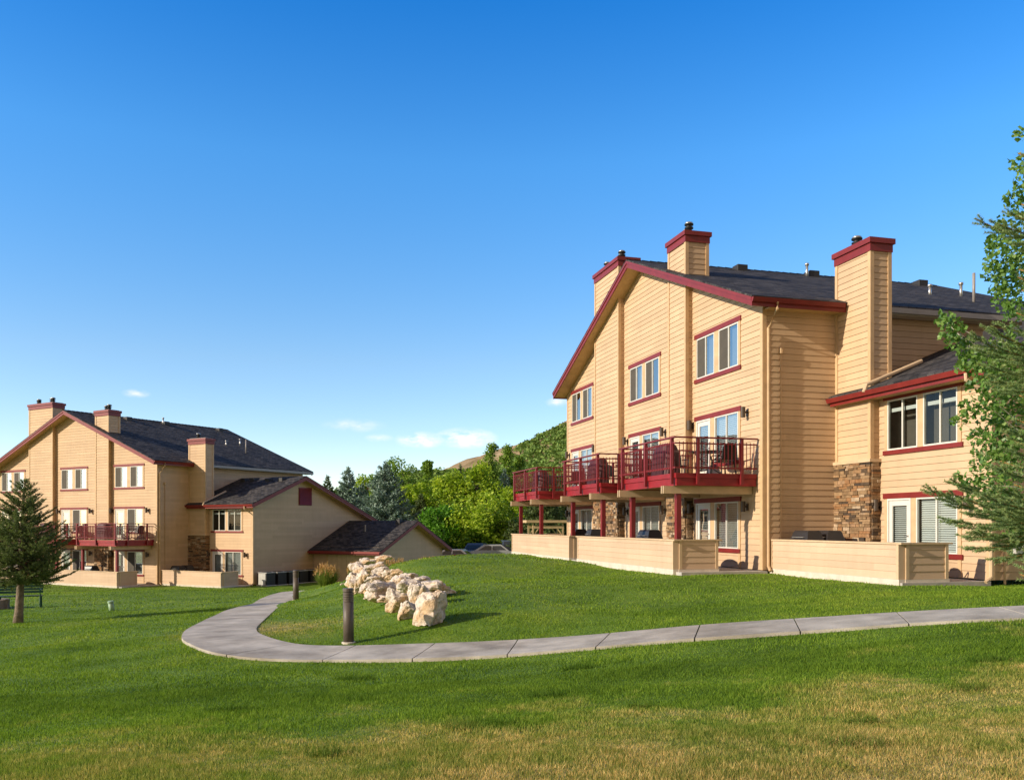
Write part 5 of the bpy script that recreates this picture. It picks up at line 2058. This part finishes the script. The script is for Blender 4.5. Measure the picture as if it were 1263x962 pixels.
def broadleaf(name, label, base, h, r, mat, seed, group=None, leaf=.26, blobs=46, per=110, low=.18, shape='round', cat="tree", barkm='darkbark'):
    """trunk, limbs and a crown of leaf sprays round the limb ends"""
    rg = np.random.default_rng(seed)
    t = thing(name, label, cat, base, 0, group)
    m = MB()
    cz = h * (low + 1) / 2
    m.tube([(0, 0, -.3), (.05 * h * .2, 0, h * .3), (.02 * h, .01 * h, h * .62), (0, 0, h * .86)], [h * .022, h * .016, h * .010, h * .003], 8)
    cs = []
    for i in range(blobs):
        u = rg.normal(size=3)
        u /= np.linalg.norm(u)
        q_ = rg.uniform(.25, 1) ** .5
        z = u[2]
        if shape == 'spire':
            f = rg.uniform(0, 1)
            zz = low * h + (h * .95 - low * h) * f
            rad = r * (1 - f ** 1.6) ** .8 * (1 if f > .15 else .75 + f * 1.6) * .85
            c = np.array([u[0] * rad * q_, u[1] * rad * q_, zz])
            br = r * .34 * (1 - .35 * f)
        else:
            bump = 1 + .22 * math.sin(3 * math.atan2(u[1], u[0]) + seed) * (1 - abs(z))
            c = np.array([u[0] * r * q_ * bump * .82, u[1] * r * q_ * bump * .82, cz + u[2] * (h - low * h) * .5 * q_ * .86])
            br = r * rg.uniform(.20, .36)
        cs.append((c, br))
    V, rn = [], []
    for c, br in cs:
        k = int(per * (br / (r * .28)) ** 1.6) + 12
        u = rg.normal(size=(k, 3))
        u /= np.linalg.norm(u, axis=1)[:, None]
        q_ = u * (rg.uniform(.2, 1, k) ** .6)[:, None] * np.array([1, 1, .8]) * br
        q_[:, 2] -= np.abs(rg.normal(0, .1, k)) * br
        V.append(leaf_quads(c + q_, leaf, rg))
        tone = rg.uniform(-.16, .16)
        rn.append(np.clip(.45 + tone + rg.uniform(-.3, .35, k), 0, 1))
        if rg.uniform() < .6:
            s = c * np.array([.1, .1, 1]) - np.array([0, 0, br + h * .07])
            s[2] = max(s[2], h * low * .8)
            m.tube([(s[0], s[1], s[2]), tuple((s + c) / 2 + np.array([0, 0, .03 * h])), tuple(c)], [h * .007, h * .005, h * .002], 5, False)
    m.build("trunk", M[barkm], t, True)
    fast_mesh("crown", np.concatenate(V), 4, np.concatenate(rn), M[mat], t)
    return t


def far_spruce(label, base, h, r, mat, seed, group, dens=26):
    return spruce("spruce_tree", label, base, h, r, h * .05, mat, seed, (.34, .12, dens), h * .042, 11, group, h * .015, barkm='darkbark', step=.42)


FG = "trees behind the garage"


def at_top(px, py_top, d, zb=-1.4):
    x, y, z = W(px, py_top, d)
    return (x, y, zb), z - zb


def fspruce(px, py, d, r, mat, lab, seed):
    b, h = at_top(px, py, d)
    far_spruce(lab, b, h, r, mat, seed, FG)


def ftree(px, py, d, r, mat, lab, seed, shape='round', low=.12, leaf=.27, blobs=52, per=120, name="broadleaf_tree"):
    b, h = at_top(px, py, d)
    broadleaf(name, lab, b, h * 1.06, r, mat, seed, FG, leaf, blobs, per, low, shape)


fspruce(404, 588, 92, 2.1, 'needle', "small green spruce tip showing just above the lodge gable", 21)
fspruce(429, 578, 90, 3.0, 'needle_blue', "dark pointed blue-green spruce rising beside the lodge gable", 22)
fspruce(475, 572, 86, 4.0, 'needle_blue', "large silvery blue spruce above the garage ridge", 23)
fspruce(446, 598, 94, 2.4, 'needle_blue', "narrow blue spruce behind the silvery large one", 24)
ftree(452, 584, 104, 2.6, 'leaf_lime', "yellow-green tree filling the gap between two blue spruces", 31)
ftree(495, 563, 108, 3.7, 'leaf_mid', "tall dark green round-topped tree behind the silvery blue spruce", 32, blobs=60)
ftree(528, 567, 100, 2.6, 'leaf_mid', "green spire-shaped tree between the round dark tree and the hill", 33, 'spire')
ftree(512, 592, 95, 2.6, 'leaf_lime', "small yellow-green tree beside the spire-shaped one", 34)
fspruce(519, 610, 90, 2.0, 'needle', "thin brownish spruce standing over the garage roof end", 25)
ftree(556, 578, 92, 3.4, 'leaf_lime', "broad yellow-green tree, tallest of the lime clump", 35, blobs=64)
ftree(588, 571, 90, 3.4, 'leaf_lime', "rounded lime tree in front of the hill foot", 36, blobs=64)
ftree(600, 610, 80, 3.7, 'leaf_lime', "lower lime tree with yellow sprays above the parked cars", 37, blobs=70, low=.06)
ftree(548, 622, 82, 3.1, 'leaf_bright', "bright green bushy tree above the garage gable end", 38, blobs=60, low=.05)
ftree(576, 630, 84, 2.8, 'leaf_bright', "dense bright green tree between the lime trees, low over the cars", 39, low=.05)
ftree(606, 546, 112, 3.1, 'leaf_mid', "tallest mid green poplar against the hillside", 40, 'spire', blobs=70)
ftree(626, 551, 116, 3.0, 'leaf_mid', "mid green poplar next to the tallest one", 41, 'spire', blobs=60)
ftree(641, 563, 118, 3.0, 'leaf_mid', "shorter mid green poplar beyond the farthest balcony", 42, 'spire', blobs=60)
fspruce(568, 574, 108, 1.6, 'needle', "dark narrow spruce among the lime trees", 26)
fspruce(622, 580, 92, 2.0, 'needle_blue', "small blue spruce in front of the poplars", 27)
ftree(632, 600, 86, 2.4, 'leaf_lime', "young yellow-green tree beside the farthest balcony", 43)
ftree(619, 636, 80, 2.3, 'leaf_mid', "dark leafy tree low beside the near patio wall", 44, low=.05)
fspruce(668, 608, 76, 3.6, 'needle', "green spruce seen between the balcony posts", 28)
fspruce(690, 600, 80, 3.2, 'needle', "dark spruce behind the timber shelter", 29)
ftree(660, 585, 112, 3.4, 'leaf_mid', "mid green tree behind the farthest balcony railing", 45)
ftree(684, 578, 120, 3.4, 'leaf_mid', "green tree at the foot of the hill hidden mostly by the lodge", 46)

# ------------------------------------------------------------------ the hill and its scrub
HN = [(-260, 2), (-150, 6), (-102, 12), (-67, 22), (-38, 31), (-14, 36.5), (4, 42.5), (29, 54), (75, 76), (119, 86), (180, 90), (260, 84), (380, 60), (520, 25), (620, 0)]


def hill_z(x, y):
    crest = np.interp(x, [p[0] for p in HN], [p[1] for p in HN])
    f = np.clip((y - 150) / 330, 0, 1)
    f = f * f * (3 - 2 * f)
    g = np.clip((900 - y) / 400, 0, 1)
    nz = 2.6 * np.sin(x * .045 + 1.3 * np.sin(y * .03)) + 1.5 * np.sin(x * .11 + y * .05) + .8 * np.sin(x * .23 - y * .19)
    return -1.8 + (crest + 2) * f * g + nz * f


hx, hy = np.linspace(-260, 620, 150), np.linspace(140, 900, 110)
HX, HY = np.meshgrid(hx, hy)
HZ = hill_z(HX.ravel(), HY.ravel())
mh = MB()
mh.v = list(zip(HX.ravel(), HY.ravel(), HZ))
for j in range(109):
    for i in range(149):
        mh.f.append((j * 150 + i, j * 150 + i + 1, (j + 1) * 150 + i + 1, (j + 1) * 150 + i))
        mh.r.append(.5)
tag(mh.build("hill", M['hill'], None, True), "dry tan hillside rising behind the trees", "hill", None, 'structure')
rg = np.random.default_rng(5)
n = 13000
sx, sy = rg.uniform(-90, 150, n), rg.uniform(170, 520, n)
dens = .5 + .5 * np.sin(sx * .05 + 1.2 * np.sin(sy * .03)) * np.sin(sy * .035 + .02 * sx)
top = np.clip((sy - 386 - 16 * np.sin(sx * .13)) / 50, 0, 1)
left = np.clip((20 - sx) / 40, 0, 1) * np.clip((sy - 300) / 100, 0, 1)
keep = rg.uniform(0, 1, n) < np.clip(.55 + dens + .45 * np.clip((sx + 8) / 14, 0, 1) - 2.1 * top - .85 * left, 0, 1)
sx, sy = sx[keep], sy[keep]
sz = hill_z(sx, sy)
V, rn = [], []
for x, y, z in zip(sx, sy, sz):
    r_ = rg.uniform(1.4, 3.2)
    k = 26
    u = rg.normal(size=(k, 3))
    u /= np.linalg.norm(u, axis=1)[:, None]
    u[:, 2] = np.abs(u[:, 2])
    V.append(leaf_quads(np.array([x, y, z]) + u * r_ * np.array([1, 1, .9]) * (rg.uniform(.4, 1, k) ** .5)[:, None], 1.15, rg))
    rn.append(np.clip(.45 + rg.uniform(-.2, .2) + rg.uniform(-.3, .3, k), 0, 1))
tag(fast_mesh("hillside_scrub", np.concatenate(V), 4, np.concatenate(rn), M['leaf_scrub']), "green scrub oak covering the flank of the hill", "scrub", None, 'stuff')

# ------------------------------------------------------------------ parked cars, house and timber shelter in the distance
def car(px, d, paint, label, rz, van=False, zb=None):
    x = (px - CX) / FPX * d
    t = thing("parked_car", label, "car", (x, d, gz(x, d) if zb is None else zb), rz, "cars parked beyond the mound")
    Ln, Wd_ = (4.9, 1.95) if van else (4.5, 1.8)
    hh = 1.85 if van else 1.45
    low_ = [(-Ln / 2, .35), (-Ln / 2, .78), (-Ln / 2 + .15, .88), (-Ln * .22, .95), (Ln * .30, .98), (Ln / 2 - .06, .90), (Ln / 2, .75), (Ln / 2, .35)]
    m = MB()

    def ext(prof, w0, w1):
        """profile in x-z swept across the width, narrower at the top when w1 < w0"""
        zs = [z for _, z in prof]
        zlo, zhi = min(zs), max(zs)
        wf = lambda z: w0 + (w1 - w0) * (z - zlo) / (zhi - zlo)
        for sgn in (-1, 1):
            m.poly(*[(x_, sgn * wf(z) / 2, z) for x_, z in prof])
        for (p, q_) in zip(prof, prof[1:] + prof[:1]):
            m.poly((p[0], -wf(p[1]) / 2, p[1]), (p[0], wf(p[1]) / 2, p[1]), (q_[0], wf(q_[1]) / 2, q_[1]), (q_[0], -wf(q_[1]) / 2, q_[1]))
    ext(low_, Wd_, Wd_ * .96)
    cab = [(-Ln * .27, .95), (-Ln * .13, hh), (Ln * (.40 if van else .18), hh), (Ln * (.46 if van else .36), .97)]
    ext(cab, Wd_ * .92, Wd_ * .74)
    m.build("body", M[paint], t, bevel=.05)
    g = MB()
    for sgn in (-1, 1):
        for x0, x1, x2, x3 in ((-Ln * .22, -Ln * .115, Ln * .03, Ln * .03), (Ln * .05, Ln * .05, Ln * (.37 if van else .16), Ln * (.42 if van else .29))):
            g.poly((x0, sgn * Wd_ * .457, 1.0), (x3, sgn * Wd_ * .457, 1.0), (x2, sgn * Wd_ * .393, hh - .10), (x1, sgn * Wd_ * .393, hh - .10))
    g.poly((-Ln * .268, -Wd_ * .40, 1.0), (-Ln * .268, Wd_ * .40, 1.0), (-Ln * .150, Wd_ * .34, hh - .08), (-Ln * .150, -Wd_ * .34, hh - .08))
    xr0, xr1 = (Ln * .46, Ln * .415) if van else (Ln * .355, Ln * .205)
    g.poly((xr0 + .012, -Wd_ * .40, 1.0), (xr0 + .012, Wd_ * .40, 1.0), (xr1 + .012, Wd_ * .34, hh - .08), (xr1 + .012, -Wd_ * .34, hh - .08))
    g.build("window", M['car_glass'], t)
    for sx in (-.31, .31):
        for sy in (-1, 1):
            w = MB()
            y = sy * (Wd_ / 2 - .10)
            w.tube([(Ln * sx, y - .11, .33), (Ln * sx, y + .11, .33)], .33, 18)
            wo = w.build("wheel", M['rubber'], t)
            w = MB()
            w.tube([(Ln * sx, y + sy * .105, .33), (Ln * sx, y + sy * .116, .33)], .20, 14)
            w.build("rim", M['steel'], wo)
    for sy in (-1, 1):
        k = MB()
        k.box(-Ln / 2 - .01, -Ln / 2 + .05, sy * .72 - .15, sy * .72 + .15, .66, .80)
        k.build("headlight", M['hvac_top'], t)
        k = MB()
        k.box(Ln / 2 - .05, Ln / 2 + .01, sy * .74 - .12, sy * .74 + .12, .66, .82)
        k.build("tail_light", M['lens_red'], t)
    return t


GP = -1.02
car(563, 70, 'car_white', "white car parked lowest beside the garage roof end", R(170), zb=-1.35)
car(571, 66, 'car_red', "red car just showing over the mound beside the garage", R(185), zb=-1.62)
car(588, 74, 'car_blue', "dark blue car under the bright green tree", R(80), zb=-.95)
car(609, 72, 'car_silver', "silver-blue saloon seen from the side by the near patio wall", R(184), zb=-1.02)
car(630, 76, 'car_blue', "tall blue van beside the near patio wall", R(95), True, zb=-1.15)

hb = W(634, 676, 96)
t = thing("brown_house", "small house with brown roof and reddish walls beyond the balcony posts", "house", (hb[0] + 2.0, hb[1], -1.0), R(-20))
m = MB()
m.box(-4, 4, -3, 3, -.3, 2.1)
m.build("wall", M['brick_house'], t)
m = MB()
m.hexa([(-4.5, -3.6, 2.0), (4.5, -3.6, 2.0), (4.5, 0, 3.7), (-4.5, 0, 3.7), (-4.5, -3.6, 2.15), (4.5, -3.6, 2.15), (4.5, 0, 3.85), (-4.5, 0, 3.85)])
m.hexa([(-4.5, 0, 3.7), (4.5, 0, 3.7), (4.5, 3.6, 2.0), (-4.5, 3.6, 2.0), (-4.5, 0, 3.85), (4.5, 0, 3.85), (4.5, 3.6, 2.15), (-4.5, 3.6, 2.15)])
for x in (-4, 4):
    m.poly((x, -3, 2.1), (x, 3, 2.1), (x, 0, 3.6))
m.build("roof", M['brown_roof'], t)
for x in (-2.2, 1.6):
    m = MB()
    m.box(x - .5, x + .5, -3.04, -2.98, .8, 1.7)
    w = m.build("window", M['white'], t)
    m = MB()
    m.box(x - .43, x + .43, -3.06, -3.045, .87, 1.63)
    m.build("pane", M['car_glass'], w)

# timber shelter seen under the farthest balcony
sh = W(668, 668, 56)
t = thing("timber_shelter", "pale timber shelter with a flat roof seen between the balcony posts", "shelter", (sh[0] + .2, sh[1], gz(sh[0], sh[1])), R(8))
zt = (CY - 641.5) / FPX * 56 + EYE - gz(sh[0], sh[1])
m = MB()
m.box(-1.35, 1.55, -1.1, 1.1, zt - .16, zt)
m.build("roof", M['wood'], t)
for y in (-.9, .9):
    m = MB()
    m.box(-.95, 1.05, y - .05, y + .05, zt - .52, zt - .34)
    m.build("beam", M['wood'], t)
for x in (-.9, 1.0):
    for y in (-.9, .9):
        m = MB()
        m.box(x - .05, x + .05, y - .048, y + .048, -.1, zt - .522)
        m.box(x - .04, x + .04, y - .04, y + .04, zt - .34, zt - .162)
        m.tube([(x, y, zt - 1.0), (x - (.35 if x > 0 else -.35), y, zt - .53)], .035, 6)
        m.build("post", M['wood'], t)


# ------------------------------------------------------------------ the aspen and the spruce at the lawn's right-hand edge
AD = 11.5
ab = W(1352, 770, AD)
az_ = gz(ab[0], ab[1])
rg = np.random.default_rng(77)
t = thing("aspen_tree", "leafy aspen with pale bark reaching up beside the near lodge", "aspen tree", (ab[0], ab[1], az_), 0)


def rel(px, py, d=AD):
    x, y, z = W(px, py, d)
    return np.array([x - ab[0], y - ab[1], z - az_])


m = MB()
m.tube([(0, 0, -.2), (.03, .02, 2.0), (-.08, 0, 4.2), (-.25, .05, 6.2), tuple(rel(1275, 130))], [.11, .09, .07, .045, .012], 10)
limbs = []
LB = [  # crown sprays measured on the photo: column, row, radius in columns
    (1259, 165, 9), (1256, 200, 12), (1262, 225, 14), (1250, 245, 13), (1262, 262, 16), (1246, 280, 20), (1230, 300, 16), (1238, 320, 22), (1226, 335, 14), (1250, 345, 24), (1242, 368, 18), (1258, 385, 20),
    (1258, 310, 22), (1262, 340, 20), (1232, 355, 12), (1225, 300, 10),
    (1163, 392, 11), (1174, 398, 12), (1168, 412, 12), (1182, 410, 12), (1180, 425, 13), (1190, 432, 13), (1196, 448, 16), (1186, 452, 9), (1208, 440, 14), (1214, 462, 18), (1228, 450, 20), (1240, 425, 18), (1252, 445, 22), (1236, 475, 22), (1204, 478, 14), (1216, 498, 18),
    (1232, 505, 22), (1252, 480, 22), (1250, 515, 24), (1222, 528, 18), (1204, 540, 12), (1238, 545, 22), (1190, 500, 9), (1184, 520, 10), (1196, 512, 10), (1176, 518, 7),
    (1256, 555, 22), (1218, 556, 17), (1230, 575, 20), (1208, 570, 12), (1200, 590, 13), (1190, 596, 9), (1180, 586, 6), (1214, 600, 15), (1246, 590, 22), (1236, 612, 20), (1202, 608, 10), (1256, 620, 22), (1222, 618, 14), (1246, 645, 16), (1260, 660, 16)]
V, rn = [], []
cs = []
for px, py, r_ in LB:
    c = rel(px, py, AD + rg.uniform(-.5, .5))
    cs.append((c, r_ / FPX * AD, 1.0))
for i in range(70):   # the rest of the crown, mostly beyond the edge of the view
    z = rg.uniform(1.9, 8.4)
    f = (z - 1.9) / 6.5
    rad = (1.15 * math.sin(math.pi * min(1, .18 + f * .82)) + .15)
    a = rg.uniform(-1.9, 1.9)
    q_ = rg.uniform(.2, 1) ** .5
    cs.append((np.array([.35 + rad * q_ * math.cos(a) * .9, rad * q_ * math.sin(a), z]), rg.uniform(.16, .28), 1.0))
for c, br, dn in cs:
    k = int(max(10, 3300 * br * br) * dn)
    u = rg.normal(size=(k, 3))
    u /= np.linalg.norm(u, axis=1)[:, None]
    V.append(leaf_quads(c + u * br * (rg.uniform(.1, 1, k) ** .45)[:, None], .066, rg, .1))
    rn.append(np.clip(.45 + rg.uniform(-.14, .14) + rg.uniform(-.35, .4, k), 0, 1))
    s = np.array([-.05 - .03 * c[2], 0, max(1.6, c[2] - .35 - .45 * np.hypot(c[0], c[1]))])
    mid = (s + c) / 2 + np.array([0, 0, .05])
    if rg.uniform() < .3:
        m.tube([tuple(s), tuple(mid), tuple(c)], [.010, .007, .003], 5, False)
m.tube([tuple(np.array([-.15, 0, 3.0])), tuple(rel(1262, 498)), tuple(rel(1235, 470)), tuple(rel(1200, 430)), tuple(rel(1168, 398))], [.032, .022, .019, .013, .004], 7, False)
m.build("trunk", M['palebark'], t, True)
fast_mesh("crown", np.concatenate(V), 4, np.concatenate(rn), M['leaf_aspen'], t)

SD = 9.6
sb = W(1400, 830, SD)
sz_ = gz(sb[0], sb[1])
t = thing("spruce_tree", "big spruce reaching its boughs into view in front of the aspen", "spruce tree", (sb[0], sb[1], sz_), 0)
rg = np.random.default_rng(91)
m = MB()
m.tube([(0, 0, -.2), (0, 0, 3), (.03, 0, 6.5), (0, 0, 9.6)], [.17, .13, .07, .015], 12)
m.build("trunk", M['darkbark'], t, True)


def srel(px, py, d):
    x, y, z = W(px, py, d)
    return np.array([x - sb[0], y - sb[1], z - sz_])


A, B_, G = [], [], []
bl = MB()
# boughs whose tips were measured on the photo: tip column, tip row, distance, height lost from the trunk
TIPS = [(1131, 600, 9.4, .30), (1165, 640, 9.1, -.35), (1198, 676, 9.3, -.6), (1170, 608, 9.9, .1), (1192, 632, 9.8, -.2), (1186, 662, 9.8, -.5), (1205, 655, 9.0, -.3), (1220, 690, 9.3, -.75), (1180, 590, 9.2, .2), (1200, 610, 8.9, .0),
        (1192, 415, 9.4, .25), (1200, 432, 9.9, .1), (1215, 405, 9.2, .3), (1225, 450, 9.0, -.2), (1222, 470, 9.7, -.3), (1235, 400, 9.9, .3), (1240, 480, 9.4, -.4),
        (1209, 266, 9.5, .35), (1232, 276, 9.2, .1), (1246, 262, 9.8, .3), (1238, 555, 9.3, .1), (1222, 575, 9.7, .15), (1245, 530, 9.0, .1), (1228, 600, 9.4, .1), (1218, 640, 9.6, -.2), (1240, 668, 9.1, -.5), (1232, 630, 8.8, -.2), (1246, 615, 9.9, 0)]
for px, py, d, dz in TIPS:
    e = srel(px, py, d)
    z0 = e[2] - dz
    ln = float(np.hypot(e[0], e[1]))
    az = math.atan2(e[1], e[0])
    p0, p1, g, line = branch_twigs((0, 0, z0), az, ln, dz / ln - .10, .10, rg, step=.12, tw=.26, ang=42, minl=.12)
    A.append(p0); B_.append(p1); G.append(g)
    pts = [tuple(q_) for q_ in line[::2]]
    bl.tube(pts, [max(.003, .018 * (1 - j / len(pts))) for j in range(len(pts))], 6, False)
near = (np.concatenate(A), np.concatenate(B_), np.concatenate(G))
A, B_, G = [], [], []
z = .8
while z < 9.3:
    f = (z - .8) / 8.5
    k = 7
    a0 = rg.uniform(0, 6.28)
    for i in range(k):
        az = a0 + 2 * math.pi * i / k + rg.uniform(-.3, .3)
        ln = (2.3 * (1 - f) + .1) * rg.uniform(.8, 1.05)
        if math.cos(az) < -.35:
            ln = min(ln, 1.15)
        p0, p1, g, line = branch_twigs((0, 0, z + rg.uniform(-.12, .12)), az, ln, -.05 + .5 * f, .2, rg, step=.2, tw=.3, ang=45, minl=.1)
        A.append(p0); B_.append(p1); G.append(g)
        bl.tube([tuple(q_) for q_ in line[::3]], .008, 5, False)
    z += .33
bl.build("bough", M['twig'], t)
V1, i1 = needles(*near[:2], 0, 820, .036, .0062, rg, .62)
V2, i2 = needles(np.concatenate(A), np.concatenate(B_), 0, 260, .040, .010, rg, .6)
G2 = np.concatenate(G)
rn = np.concatenate([np.clip(near[2][i1] * .4 + rg.uniform(0, .6, len(i1)), 0, 1), np.clip(G2[i2] * .4 + rg.uniform(0, .6, len(i2)), 0, 1)])
fast_mesh("needles", np.concatenate([V1, V2]), 3, rn, M['needle_near'], t)
